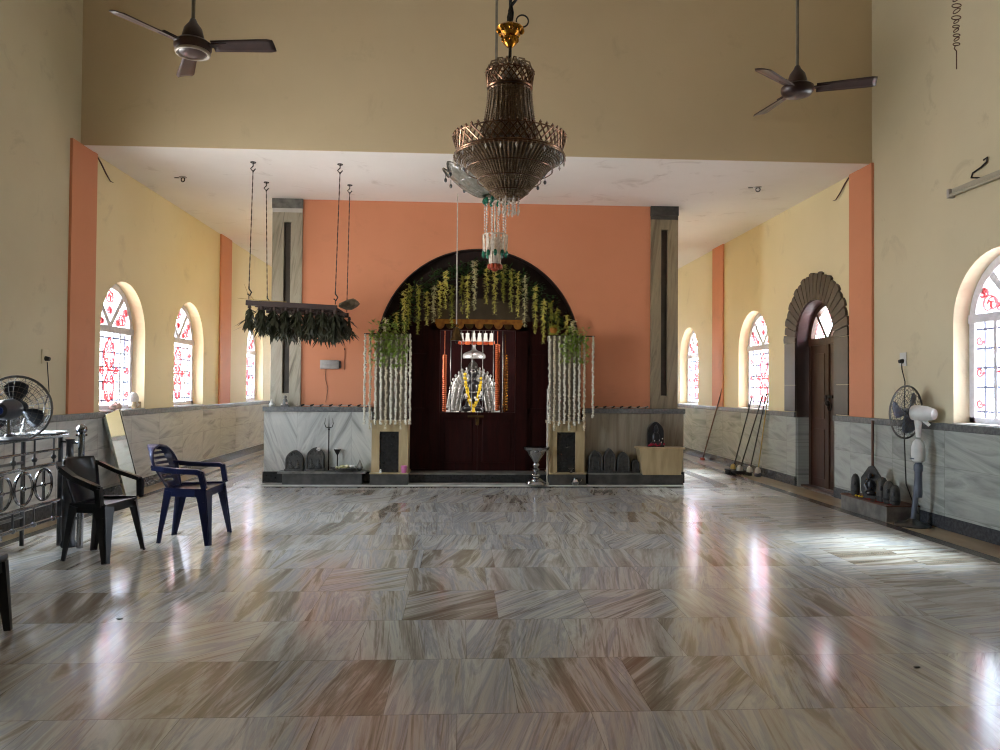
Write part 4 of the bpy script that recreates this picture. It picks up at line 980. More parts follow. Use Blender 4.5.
# ------------------------------------------------------------------ chandeliers
t = thing('crystal_chandelier', 'large smoky brown crystal chandelier with a gilt cap hanging in the hall', 'chandelier', (0.35, 5.5, 2.75))
CZ = 2.75
def lattice(mb, r0, z0, r1, z1, n, rad):
    for i in range(n):
        for s in (-1, 1):
            a0 = 2*PI*i/n; a1 = a0 + s*2*PI*2.0/n
            mb.tube([( (r0+(r1-r0)*k/3)*math.cos(a0+(a1-a0)*k/3), (r0+(r1-r0)*k/3)*math.sin(a0+(a1-a0)*k/3), z0+(z1-z0)*k/3) for k in range(4)], rad, 4)
        mb.octa((r1*math.cos(2*PI*i/n), r1*math.sin(2*PI*i/n), z1+0.012), 0.012, 0.018)
b = MB(); b.lathe([(0.02, 1.17), (0.05, 1.20), (0.055, 1.24), (0.045, 1.25), (0.085, 1.29), (0.10, 1.31), (0.085, 1.325), (0.03, 1.33), (0.02, 1.34)], 18)
for k in range(8): a = 2*PI*k/8; b.ball((0.085*math.cos(a), 0.085*math.sin(a), 1.295), 0.022, (1, 1, 1.2), 8, 6); b.ball((0.05*math.cos(a), 0.05*math.sin(a), 1.225), 0.016, (1, 1, 1.4), 8, 6)
b.build('gilt_cap', M['gold'], t)
b = MB(); b.cyl((0, 0, 0.9), (0, 0, 1.18), 0.012, None, 10); b.cyl((0, 0, 1.34), (0, 0, ZT-CZ), 0.012, None, 8); b.build('hanging_rod', M['iron'], t)
b = MB(); rnd = random.Random(4)
for k in range(3): b.tube([(0.02*math.sin(i*0.9+k*2)+ (0.05*math.exp(-(i-3-k)**2) if k else 0), 0.02*math.cos(i*0.8+k), 1.34 + 0.045*i) for i in range(16)], 0.008, 6)
b.ring((0.09, 0, 1.37), 0.045, 0.006, (0, 1, 0), 18); b.build('loose_cable', M['black_wire'], t)
b = MB()
for k in range(14):
    a = 2*PI*k/14; b.tube([(0.03*math.cos(a), 0.03*math.sin(a), 1.03), (0.10*math.cos(a), 0.10*math.sin(a), 1.06), (0.155*math.cos(a), 0.155*math.sin(a), 1.035), (0.178*math.cos(a), 0.178*math.sin(a), 0.97)], 0.006, 5)
    for q in range(6): u = q/5; b.octa(((0.07+0.10*u)*math.cos(a+0.2), (0.07+0.10*u)*math.sin(a+0.2), 1.05-0.10*u*u), 0.010, 0.014)
b.build('crown_arches', M['crystal_brown'], t)
b = MB(); lattice(b, 0.162, 0.865, 0.176, 0.965, 26, 0.006); b.ring((0, 0, 0.86), 0.162, 0.011, (0, 0, 1), 36); b.ring((0, 0, 0.84), 0.157, 0.009, (0, 0, 1), 36); b.ring((0, 0, 0.965), 0.176, 0.005, (0, 0, 1), 36); b.build('crown_band', M['bronze'], t)
b = MB(); NS = 60
for k in range(NS):
    a = 2*PI*k/NS
    for q in range(22):
        u = q/21; r = 0.153 + 0.058*u**1.5 + (0.008 if k % 2 else 0); b.octa((r*math.cos(a), r*math.sin(a), 0.835 - 0.375*u), 0.0095, 0.012)
b.build('neck_bead_skirt', M['crystal_brown'], t)
b = MB(); b.lathe([(0.03, 1.0), (0.10, 0.9), (0.135, 0.83), (0.14, 0.6), (0.18, 0.46)], 24); b.build('neck_core', M['core_brown'], t)
b = MB(); b.lathe([((0.405*(1-u)**0.85*(1-0.12*math.sin(PI*u)) + 0.07*u)*0.94, 0.345-0.30*u**1.12+0.01) for u in [i/14 for i in range(15)]], 40); b.build('bowl_core', M['core_brown'], t)
b = MB(); lattice(b, 0.375, 0.36, 0.415, 0.48, 46, 0.0065); b.ring((0, 0, 0.36), 0.40, 0.010, (0, 0, 1), 48); b.ring((0, 0, 0.345), 0.405, 0.008, (0, 0, 1), 48); b.ring((0, 0, 0.48), 0.412, 0.005, (0, 0, 1), 48)
for k in range(8): a = 2*PI*k/8; b.bar((0.18*math.cos(a), 0.18*math.sin(a), 0.45), (0.40*math.cos(a), 0.40*math.sin(a), 0.37), 0.012, 0.008)
b.build('bowl_band', M['bronze'], t)
b = MB(); NS = 76
for k in range(NS):
    a = 2*PI*k/NS
    for q in range(30):
        u = q/29; r = 0.405*(1-u)**0.85*(1-0.12*math.sin(PI*u)) + 0.07*u; z = 0.345 - 0.30*u**1.12
        if q > 20 and k % 2: continue
        b.octa((r*math.cos(a), r*math.sin(a), z), 0.0105 if q % 3 else 0.013, 0.0115)
b.build('bowl_beads', M['crystal_brown'], t)
for j, (z, r) in enumerate(((0.25, 0.335), (0.17, 0.245), (0.09, 0.15))):
    b = MB(); b.ring((0, 0, z), r*0.96, 0.004, (0, 0, 1), 40); b.build('bowl_ring', M['bronze'], t)
b = MB()
for k in range(16):
    a = 2*PI*k/16; r = 0.075 if k % 2 else 0.045; b = MB()
    for q in range(4): b.octa((r*math.cos(a), r*math.sin(a), 0.04 - 0.022*q), 0.009, 0.013)
    b.octa((r*math.cos(a), r*math.sin(a), -0.055), 0.012, 0.025); b.build('bottom_drop', M['crystal_light'], t)
b = MB()
for k in range(24):
    a = 2*PI*k/24 + 0.05; b = MB(); b.octa((0.41*math.cos(a), 0.41*math.sin(a), 0.315), 0.009, 0.022); b.build('rim_drop', M['crystal_light'], t)

t = thing('glass_chandelier', 'grey dusty glass chandelier behind the large brown one, with a long crystal tail', 'chandelier', (0.34, 7.5, 3.30))
GZ = 3.30
b = MB(); b.cyl((0, 0, 0.3), (0, 0, ZT-GZ), 0.014, None, 8); b.build('hanging_rod', M['fan_grey'], t)
b = MB(); NSC = 14; prev = None; rows = []
for j in range(9):
    u = j/8; rows.append([b.bm.verts.new((lambda r, z, a: (r*math.cos(a), r*math.sin(a), z))((0.10 + 0.40*u)*(1 + 0.05*u*math.cos(NSC*2*PI*k/112)), 0.02 + 0.24*u**1.8 + 0.025*u*math.cos(NSC*2*PI*k/112), 2*PI*k/112)) for k in range(112)])
for r_a, r_b in zip(rows, rows[1:]):
    for k in range(112): b.face([r_a[k], r_a[(k+1)%112], r_b[(k+1)%112], r_b[k]])
o = b.build('scalloped_dish', M['crystal_grey'], t); sm = o.modifiers.new('thick', 'SOLIDIFY'); sm.thickness = 0.012
b = MB(); b.tube([((0.505+0.02*math.cos(NSC*2*PI*k/112))*math.cos(2*PI*k/112), (0.505+0.02*math.cos(NSC*2*PI*k/112))*math.sin(2*PI*k/112), 0.265+0.025*math.cos(NSC*2*PI*k/112)) for k in range(112)], 0.012, 6, True)
b.ring((0, 0, 0.14), 0.365, 0.009, (0, 0, 1), 48); b.ring((0, 0, 0.05), 0.20, 0.009, (0, 0, 1), 36); b.build('dish_rim', M['silver_dark'], t)
b = MB()
for k in range(14): a = 2*PI*k/14; b = MB(); b.tube([(0.5*math.cos(a), 0.5*math.sin(a), 0.24), (0.5*math.cos(a), 0.5*math.sin(a), 0.19)], 0.003, 4); b.ball((0.5*math.cos(a), 0.5*math.sin(a), 0.175), 0.016, (1, 1, 1.4), 8, 6); b.build('dish_drop', M['dark_steel'], t)
b = MB()
for k in range(10):
    a = 2*PI*k/10; r = 0.105; b = MB()
    for q in range(12): b.octa((r*math.cos(a), r*math.sin(a), -0.05 - 0.028*q), 0.010, 0.015)
    b.build('tail_bead_string', M['crystal_light'], t)
b = MB()
for k in range(10):
    a = 2*PI*k/10; b.ball((0.11*math.cos(a), 0.11*math.sin(a), -0.03), 0.022, (1, 1, 1.5), 8, 6)
    b.ball((0.118*math.cos(a+0.3), 0.118*math.sin(a+0.3), -0.56), 0.020, (1, 1, 1.7), 8, 6)
b.build('green_beads', M['green_bead'], t)
b2 = MB(); b2.ring((0, 0, -0.42), 0.07, 0.006, (0, 0, 1), 24); b2.cyl((0, 0, -0.05), (0, 0, -0.66), 0.01)
b = MB(); b.ring((0, 0, -0.37), 0.12, 0.008, (0, 0, 1), 30); b.ring((0, 0, -0.02), 0.105, 0.006, (0, 0, 1), 30)
for k in range(14):
    a = 2*PI*k/14; b.bar((0.125*math.cos(a), 0.125*math.sin(a), -0.37), (0.118*math.cos(a), 0.118*math.sin(a), -0.55), 0.026, 0.010, (math.cos(a), math.sin(a), 0))
    b2.bar((0.07*math.cos(a), 0.07*math.sin(a), -0.42), (0.055*math.cos(a), 0.055*math.sin(a), -0.66), 0.022, 0.008, (math.cos(a), math.sin(a), 0))
b.build('outer_prisms', M['crystal_light'], t); b2.build('inner_prisms', M['crystal_light'], t)
b = MB()
for k in range(9): a = 2*PI*k/9; b.ball((0.055*math.cos(a), 0.055*math.sin(a), -0.685), 0.024, (1, 1, 1.2), 8, 6)
b.ball((0, 0, -0.69), 0.045); b.build('red_beads', M['red_bead'], t)

# ------------------------------------------------------------------ ceiling fans
def ceiling_fan(loc, a0, label, ring):
    t = thing('ceiling_fan', label, 'ceiling fan', loc, 0, 'brown ceiling fans in the hall')
    b = MB(); b.cyl((0, 0, 0.15), (0, 0, ZT-loc[2]), 0.013, None, 10); b.build('down_rod', M['fan_grey'], t)
    b = MB(); b.lathe([(0.065, 0.03), (0.075, 0.06), (0.06, 0.12), (0.03, 0.16), (0.02, 0.185), (0.013, 0.19)], 22); b.build('rod_canopy', M['fan_brown'], t)
    b = MB(); b.lathe([(0, -0.065), (0.06, -0.062), (0.105, -0.045), (0.125, -0.015), (0.125, 0.015), (0.10, 0.035), (0, 0.04)], 30); b.build('motor', M['fan_brown'], t)
    if ring:
        b = MB(); b.ring((0, 0, -0.048), 0.105, 0.012, (0, 0, 1), 36, 8); b.build('trim_ring', M['fan_trim'], t)
    for k in range(3):
        a = a0 + 2*PI*k/3; mt = Matrix.Rotation(a, 4, 'Z')
        bl = MB(); N = 12; rows = []
        for j in range(N+1):
            u = j/N; x = 0.14 + 0.43*u; hw = 0.048 + 0.016*u
            if u > 0.9: hw *= 1 - 0.25*((u-0.9)/0.1)**2
            rows.append([bl.bm.verts.new(mt @ Vector((x, v*hw, 0.0 - v*0.016 + 0.004*(1-v*v)))) for v in (-1, -0.5, 0, 0.5, 1)])
        for ra, rb in zip(rows, rows[1:]):
            for q in range(4): bl.face([ra[q], rb[q], rb[q+1], ra[q+1]])
        bo = bl.build('blade', M['fan_brown'], t); sm = bo.modifiers.new('thick', 'SOLIDIFY'); sm.thickness = 0.006
        br = MB(); br.bar(mt @ Vector((0.10, 0, 0)), mt @ Vector((0.24, 0, 0.005)), 0.06, 0.008); br.build('blade_arm', M['fan_brown'], bo)
    return t
ceiling_fan((-1.862, 5.25, 3.745), math.radians(-5), 'brown three-blade ceiling fan with a pale ring under its motor', True)
ceiling_fan((2.655, 5.78, 3.785), math.radians(-21), 'brown three-blade ceiling fan with a plain dark motor, no pale ring', False)

# ------------------------------------------------------------------ hanging rack of dried leaves
RX, RY, RZ = -2.03, 9.73, 2.385
t = thing('hanging_rack', 'dark wooden rack hung on four ropes from the aisle ceiling, strung with dried leaves', 'hanging rack', (RX, RY, RZ))
tilt = lambda x: -0.045*x
b = MB()
for y in (-0.48, 0.48): b.bar((-0.57, y, tilt(-0.57)), (0.52, y, tilt(0.52)), 0.06, 0.06)
for y in (-0.16, 0.16): b.bar((-0.55, y, tilt(-0.55)), (0.50, y, tilt(0.50)), 0.035, 0.035)
b.build('rack_beam', M['dark_wood'], t, smooth=False)
for i in range(5):
    x = -0.52 + 1.0*i/4; q = MB(); q.bar((x, -0.46, tilt(x)+0.004), (x, 0.46, tilt(x)+0.004), 0.05, 0.022); q.build('rack_slat', M['dark_wood'], t, smooth=False)
for x, y, tx, ty in ((-0.54, -0.48, -2.54, 9.25), (-0.56, 0.46, -2.61, 10.15), (0.50, -0.48, -1.49, 9.25), (0.50, 0.46, -1.51, 10.20)):
    top = Vector((tx-RX, ty-RY, ZC-RZ)); lo = Vector((x, y, tilt(x)+0.04)); q = MB()
    a_ = top - Vector((0, 0, 0.10)); b_ = lo + Vector((0, 0, 0.16))
    for ph in (0, PI): q.tube([a_.lerp(b_, i/60) + Vector((0.003*math.cos(i*0.9+ph), 0.003*math.sin(i*0.9+ph), 0)) for i in range(61)], 0.0042, 5)
    ro = q.build('hanging_rope', M['rope'], t)
    h = MB(); h.tube([top, top-Vector((0, 0, 0.05)), top-Vector((0.03, 0, 0.08)), top-Vector((0, 0, 0.12)), top-Vector((-0.03, 0, 0.08))], 0.007, 6)
    h.tube([b_, b_-Vector((0, 0, 0.03)), b_+Vector((0.03, 0, -0.07)), b_+Vector((0.01, 0, -0.11)), b_+Vector((-0.02, 0, -0.09))], 0.009, 6); h.tube([b_ - Vector((0, 0, 0.1)), lo], 0.006, 5)
    h.ring(top - Vector((0, 0, 0.005)), 0.03, 0.006, (0, 0, 1), 14); h.build('iron_hook', M['iron'], ro)
def bunch_proto(seed, L):
    rnd = random.Random(seed); b = MB()
    for i in range(54):
        a = rnd.uniform(0, 2*PI); sp = rnd.uniform(0.05, 0.42); z0 = -0.03 - rnd.uniform(0, L*0.62)
        p = Vector((math.cos(a)*sp*-z0*0.35, math.sin(a)*sp*-z0*0.35, z0)); d_ = Vector((math.cos(a)*sp, math.sin(a)*sp, -0.6))
        b.leaf(p, d_, rnd.uniform(0.10, 0.17), rnd.uniform(0.025, 0.04), None, rnd.uniform(-0.35, 0.35))
    for k in range(4): a = k*PI/2; b.tube([(0, 0, 0), (0.02*math.cos(a), 0.02*math.sin(a), -L*0.4), (0.05*math.cos(a), 0.05*math.sin(a), -L*0.7)], 0.003, 4)
    o = b.build('dried_leaf_bunch', M['leaf_dry'])
    c = MB(); c.cyl((0, 0, 0.0), (0, 0, -0.05), 0.014, 0.02, 8); c.build('tie_cord', M['rope'], o)
    return o
bp = [bunch_proto(100+i, 0.42) for i in range(4)]; used = set(); cnt = 0
for j, y in enumerate((-0.48, -0.16, 0.16, 0.48)):
    for i in range(8):
        x = -0.53 + 1.03*i/7 + (0.03 if j % 2 else 0); p = bp[(i*3+j) % 4]; o = p if id(p) not in used else dup(p); used.add(id(p))
        rnd = random.Random(i*10+j); sc = rnd.uniform(0.82, 1.1)
        if i == 0: sc *= 0.85
        o.location = (RX+x, RY+y, RZ+tilt(x)-0.02); o.rotation_euler = (rnd.uniform(-.06, .06), rnd.uniform(-.06, .06), rnd.uniform(0, 6)); o.scale = (1.25, 1.2, sc)
        tag(o, 'dried dark leaf bunch hung on the %s bar of the rack, %s from left' % (('front', 'second', 'third', 'rear')[j], ORD[i]), 'leaf bunch', 'dried leaf bunches on the rack')
# palm leaf fan and dry stalk lying on the rack
t = thing('palm_leaf', 'dried grey palm leaf blade sticking out of one end of the leaf rack', 'palm leaf', (RX+0.42, RY+0.30, RZ+0.055))
b = MB(); pl = [(0, -0.03), (0.10, -0.09), (0.18, -0.10), (0.25, -0.05), (0.28, 0.0), (0.25, 0.05), (0.18, 0.11), (0.10, 0.09), (0, 0.03)]
b.prism([(x, y) for x, y in pl], 'z', -0.004, 0.004)
for k in range(-3, 4): b.bar((0.0, k*0.006, 0.008), (0.22, k*0.026, 0.008), 0.006, 0.008)
o = b.build('leaf_blade', M['palm'], t, smooth=False); o.rotation_euler = (0.9, -0.06, -0.1); o.location = (0, 0, 0.04)
t = thing('dry_stalk', 'thin dry twig jutting out of the rack opposite the palm leaf', 'twig', (RX-0.48, RY-0.40, RZ+0.06))
b = MB(); b.tube([(0.35, 0.1, 0.0), (0, 0, 0.01), (-0.22, 0, 0.03)], [0.006, 0.005, 0.002], 6); b.tube([(-0.02, 0, 0.01), (-0.10, 0, 0.10), (-0.14, 0, 0.20)], [0.004, 0.003, 0.0015], 5); b.build('twig_stem', M['bamboo'], t)

# ------------------------------------------------------------------ ceiling bits
def eye_hook(x, y, label):
    t = thing('ceiling_hook', label, 'ceiling hook', (x, y, ZC)); b = MB(); b.lathe([(0.045, -0.008), (0.05, 0)], 16); b.build('hook_plate', M['grey_box'], t)
    b = MB(); b.ring((0, 0, -0.035), 0.028, 0.007, (0.4, 1, 0), 18); b.build('hook_ring', M['iron'], t)
    b = MB(); b.tube([(-0.06, 0.02, -0.006), (-0.10, 0.0, -0.012), (-0.12, 0.03, -0.005)], 0.006, 5); b.build('wire_end', M['iron'], t)
eye_hook(-3.645, 9.987, 'small iron ring hook in the aisle ceiling at left, over the aisle windows')
eye_hook(3.987, 9.86, 'small iron ring hook in the aisle ceiling at right, near the arched door')
# peeling plaster cracks kept as thin flakes by the ceiling edge
for (p, label) in (((XR-0.012, 9.40, 4.02), 'dark curled cable end by the right pilaster under the ceiling'), ((XL+0.012, 9.25, 4.02), 'dark curled cable end by the left pilaster under the ceiling')):
    sg = -1 if p[0] > 0 else 1; b = MB(); b.tube([(0, -0.18, 0.10), (sg*0.01, -0.08, 0.03), (sg*0.02, 0.02, -0.06), (sg*0.03, 0.12, -0.13), (sg*0.02, 0.22, -0.12)], [0.008, 0.010, 0.010, 0.007, 0.003], 6)
    tag(b.build('cable_end', M['rust'], loc=p), label, 'cable')

# ------------------------------------------------------------------ plastic chairs
def arm_chair(mat, back_h, slotted, label, loc, rz, WF=0.58, WB=0.36, D=0.46, SH=0.455, AH=0.66, name='plastic_armchair'):
    """faces +x; origin on the floor under the seat's middle"""
    t = thing(name, label, 'chair', loc, rz)
    N = 10; xb, xf = -D/2+0.04, D/2-0.02
    # seat shell
    b = MB(); rows = []
    for i in range(N+1):
        u = i/N; x = xb + (xf-xb)*u; hw = (WB/2+0.02) + (WF/2-0.035-WB/2-0.02)*min(1, u*1.3)
        rows.append([b.bm.verts.new((x, v*hw, SH - 0.022*(1-v*v)*math.sin(PI*min(1, u*0.9+0.1)) + 0.008*u - (0.02*(max(0, u-0.85)/0.15)**2))) for v in [-1+2*j/8 for j in range(9)]])
    for ra, rb in zip(rows, rows[1:]):
        for j in range(8): b.face([ra[j], rb[j], rb[j+1], ra[j+1]])
    o = b.build('seat', M[mat], t); sm = o.modifiers.new('thick', 'SOLIDIFY'); sm.thickness = 0.012; sm.offset = 0
    b = MB()                                                     # skirt under the seat edge
    hwb, hwf = WB/2+0.02, WF/2-0.035
    def edge(x): 
        u = (x-xb)/(xf-xb); return hwb + (hwf-hwb)*min(1, u*1.3)
    for s in (-1, 1):
        pts = [(xb + (xf-xb)*i/8, s*edge(xb + (xf-xb)*i/8)) for i in range(9)]
        for p, q in zip(pts, pts[1:]): b.bar((p[0], p[1], SH-0.012), (q[0], q[1], SH-0.012), 0.014, 0.075)
    b.bar((xf, -hwf, SH-0.018), (xf, hwf, SH-0.018), 0.016, 0.07); b.bar((xb, -hwb, SH-0.012), (xb, hwb, SH-0.012), 0.014, 0.06)
    b.build('seat_rim', M[mat], t)
    # legs: angled, tapering, folded in plan
    def leg(px, py, fx, fy, w0, w1, ang, ztop):
        q = MB(); c = Vector((math.cos(ang), math.sin(ang), 0)); n_ = Vector((-math.sin(ang), math.cos(ang), 0))
        for s in (-1, 1):
            d1 = (c*0.55 + n_*s*0.85).normalized()
            for k in range(5):
                z0 = ztop*(1-k/5); z1 = ztop*(1-(k+1)/5); u0, u1 = k/5, (k+1)/5
                f0 = u0**0.8; f1 = u1**0.8
                P0 = Vector((px+(fx-px)*u0, py+(fy-py)*u0, z0)); P1 = Vector((px+(fx-px)*u1, py+(fy-py)*u1, z1))
                q.bar(P0 - d1*(w0+(w1-w0)*f0)*0.5, P1 - d1*(w0+(w1-w0)*f1)*0.5, 0.014, w0+(w1-w0)*f0, d1, 0.014, w0+(w1-w0)*f1)
        q.ball((fx - c.x*w1*0.3, fy - c.y*w1*0.3, 0.006), 0.02, (1, 1, 0.3), 8, 5)
        return q.build('leg', M[mat], t, smooth=False)
    for s in (-1, 1):
        leg(xf-0.0, s*(hwf+0.005), D/2+0.03, s*(WF/2+0.02), 0.085, 0.032, math.atan2(s*0.8, 0.6), SH)
        leg(xb+0.0, s*(hwb+0.005), -D/2-0.02, s*(WB/2+0.025), 0.075, 0.028, math.atan2(s*0.7, -0.7), SH)
    # back: curved shell
    RC = 0.20 if slotted else 0.13
    b = MB(); NV, NU = (18, 12); rows = []; zb, zt = SH-0.01, back_h
    def hw(v):
        if slotted: 
            if v < 0.55: return 0.15 + 0.11*(v/0.55)**1.2
            return 0.26*math.sqrt(max(0.0, 1-((v-0.55)/0.45)**2.2)) + 0.004
        return 0.17 + 0.07*v - 0.05*max(0, v-0.75)/0.25
    for i in range(NV+1):
        v = i/NV; z = zb + (zt-zb)*v; h_ = hw(v); x0 = xb - 0.03 - RC*v
        rows.append([b.bm.verts.new((x0 + 0.10*(u*u)*(0.5+0.5*v), u*h_, z)) for u in [-1+2*j/NU for j in range(NU+1)]])
    for i in range(NV):
        for j in range(NU):
            if slotted and i % 2 == 1 and 2 <= i <= 15 and 2 <= j <= NU-3: continue
            b.face([rows[i][j], rows[i][j+1], rows[i+1][j+1], rows[i+1][j]])
    o = b.build('backrest', M[mat], t); sm = o.modifiers.new('thick', 'SOLIDIFY'); sm.thickness = 0.014; sm.offset = 0
    if slotted:
        b = MB(); b.tube([rows_co for rows_co in [Vector((xb-0.03-RC*(i/NV) + 0.10*(0.5+0.5*i/NV), s_*hw(i/NV), zb+(zt-zb)*i/NV)) for s_, seq in ((-1, range(0, NV+1)), (1, range(NV, -1, -1))) for i in seq]], 0.012, 6); b.build('back_rim', M[mat], t)
    # arms sweeping forward and down to the front legs
    for s in (-1, 1):
        q = MB()
        if slotted: P = [(xb-0.09, s*0.24, AH+0.03), (xb+0.03, s*0.275, AH+0.015), (xb+0.15, s*0.295, AH+0.005), (xf-0.07, s*0.305, AH), (xf-0.03, s*0.305, AH-0.012), (xf-0.0, s*0.29, SH+0.03)]
        else: P = [(xb-0.13, s*0.16, back_h-0.03), (xb-0.05, s*0.24, back_h-0.055), (xb+0.08, s*0.275, AH+0.055), (xf-0.06, s*0.295, AH), (xf-0.01, s*0.295, AH-0.02), (xf, s*0.285, SH+0.02)]
        for k, (p, r_) in enumerate(zip(P, P[1:])):
            vert = k >= len(P)-2
            q.bar(p, r_, 0.052 if not vert else 0.035, 0.022 if not vert else 0.045, (0, 0, 1) if not vert else (1, 0, 0))
            q.bar(Vector(p)+Vector((0, s*0.022, -0.014)), Vector(r_)+Vector((0, s*0.022, -0.014)), 0.010, 0.04, (0, 0, 1) if not vert else (1, 0, 0))
        q.build('armrest', M[mat], t, smooth=False)
    return t
arm_chair('blue_plastic', 0.855, True, 'navy blue plastic armchair with a rounded slotted back on the polished floor', (-2.43, 7.02, 0), 0.0, 0.60, 0.34, 0.44, 0.465, 0.655)
arm_chair('black_plastic', 0.80, False, 'black plastic armchair with a low curved back, beside the steel railing', (-2.92, 6.33, 0), math.radians(-7), 0.52, 0.36, 0.36, 0.435, 0.62)
# black stool cut by the frame
t = thing('plastic_stool', 'black plastic stool, mostly out of frame at the left edge', 'stool', (-2.725, 4.21, 0), 0.15)
b = MB(); b.box(-0.20, 0.20, -0.20, 0.20, 0.40, 0.445, 0.018); b.box(-0.185, 0.185, -0.185, 0.185, 0.34, 0.40); b.build('seat', M['black_plastic'], t)
for sx in (-1, 1):
    for sy in (-1, 1):
        b = MB(); b.bar((sx*0.165, sy*0.165, 0.40), (sx*0.20, sy*0.20, 0.0), 0.07, 0.045, (0, 1, 0), 0.035, 0.03); b.build('leg', M['black_plastic'], t, smooth=False)

# ------------------------------------------------------------------ steel railing counter
t = thing('steel_railing', 'polished steel railing counter with ring panels, carrying the dark table fan', 'railing', (-3.48, 6.70, 0))
L0 = -3.4
def rail_tube(name, pts, r, m='steel', par=None):
    q = MB(); q.tube(pts, r, 10); return q.build(name, M[m], par or t)
for y in (0.06, -1.15, -2.3, L0+0.05): rail_tube('post', [(0, y, 0), (0, y, 0.97)], 0.021, 'dark_steel')
for z, r in ((0.72, 0.016), (0.40, 0.016), (0.25, 0.014), (0.84, 0.011)): rail_tube('rail', [(0, L0, z), (0, 0.06, z)], r)
k = 0; y = -0.20
while y > L0 + 0.2:
    q = MB(); q.ring((0, y, 0.56), 0.128, 0.011, (1, 0, 0), 30, 8); q.bar((0, y-0.125, 0.56), (0, y+0.125, 0.56), 0.012, 0.012); q.bar((0, y, 0.435), (0, y, 0.685), 0.016, 0.016); q.ball((0, y, 0.56), 0.022); q.build('ring_panel', M['steel'], t)
    y -= 0.29
    k += 1
y = -0.05; k = 0
while y > L0 + 0.1:
    for za, zb_, zk in ((0.25, 0.40, 0.25), (0.72, 0.955, 0.78)): q = MB(); q.cyl((0, y, za), (0, y, zb_), 0.008, None, 8); q.ball((0, y, zk), 0.022); q.build('baluster', M['dark_steel'], t)
    y -= 0.29
b = MB(); b.box(-0.34, 0.05, L0, 0.10, 0.945, 0.972, 0.006); b.build('counter_top', M['steel'], t)
b = MB()
for y in (L0+0.05, -1.7, 0.05): b.cyl((-0.31, y, 0), (-0.31, y, 0.945), 0.018)
for z in (0.25, 0.72): b.cyl((-0.31, L0, z), (-0.31, 0.05, z), 0.014)
for i in range(11): b.cyl((-0.31, L0+0.2+i*0.29, 0.25), (-0.31, L0+0.2+i*0.29, 0.945), 0.009, None, 8)
b.build('rear_frame', M['dark_steel'], t)
b = MB()
for z in (0.25, 0.72, 0.9): b.cyl((0, 0.06, z), (0.22, -0.05, z), 0.012)
b.build('end_rail', M['steel'], t)
b = MB(); b.lathe([(0.06, 0), (0.065, 0.03), (0.05, 0.06), (0.055, 0.14), (0.058, 0.20), (0.055, 0.68), (0.06, 0.70), (0.05, 0.74), (0.03, 0.78), (0.028, 0.90), (0.04, 0.93)], 22, (0.11, 0.0, 0)); b.build('newel_drum', M['dark_steel'], t)
b = MB(); b.cyl((0.235, -0.06, 0), (0.235, -0.06, 0.98), 0.026); b.ball((0.235, -0.06, 1.015), 0.045); b.lathe([(0.045, 0.96), (0.045, 0.975)], 18, (0.235, -0.06, 0)); b.build('newel_post', M['steel'], t)
# steel drum behind the railing
t = thing('steel_drum', 'dark steel water drum behind the ring railing', 'drum', (-4.02, 6.45, 0))
b = MB(); b.lathe([(0.17, 0), (0.18, 0.02), (0.18, 0.30), (0.185, 0.31), (0.18, 0.32), (0.18, 0.78), (0.15, 0.83), (0.05, 0.86)], 28); b.build('drum_body', M['dark_steel'], t); b = MB(); b.lathe([(0.05, 0.85), (0.05, 0.88), (0.02, 0.90), (0, 0.90)], 18); b.build('drum_lid', M['steel'], t)
b = MB(); b.cyl((0.17, 0, 0.14), (0.24, 0, 0.14), 0.012); b.cyl((0.23, 0, 0.10), (0.23, 0, 0.19), 0.009); b.build('tap', M['steel'], t)
# small things on the counter
t = thing('serving_tray', 'dark tray with a pale rim on the far end of the steel counter', 'tray', (-3.56, 6.66, 0.972))
b = MB(); b.box(-0.14, 0.14, -0.10, 0.10, 0, 0.012, 0.004); b.build('tray_base', M['black_stone'], t); b = MB(); b.tube([(-0.14, -0.10, 0.016), (0.14, -0.10, 0.016), (0.14, 0.10, 0.016), (-0.14, 0.10, 0.016)], 0.009, 6, True); b.build('tray_rim', M['silver'], t)
t = thing('brass_spire', 'little pale spire-shaped ornament beside the tray on the steel counter', 'ornament', (-3.60, 6.42, 0.972))
b = MB(); b.lathe([(0.05, 0), (0.052, 0.012), (0.025, 0.03), (0.03, 0.05), (0.016, 0.08), (0.02, 0.10), (0.006, 0.14), (0, 0.15)], 18); b.build('ornament_body', M['white_marble'], t)
t = thing('crumpled_cloth', 'small crumpled pale cloth on the steel counter between fan and tray', 'cloth', (-3.55, 6.24, 0.972))
b = MB(); rnd = random.Random(6)
for i in range(7): b.ball((rnd.uniform(-0.05, 0.05), rnd.uniform(-0.03, 0.03), 0.02), rnd.uniform(0.02, 0.035), (1.3, 0.9, 0.6), 8, 6)
b.build('cloth_folds', M['white_marble'], t)

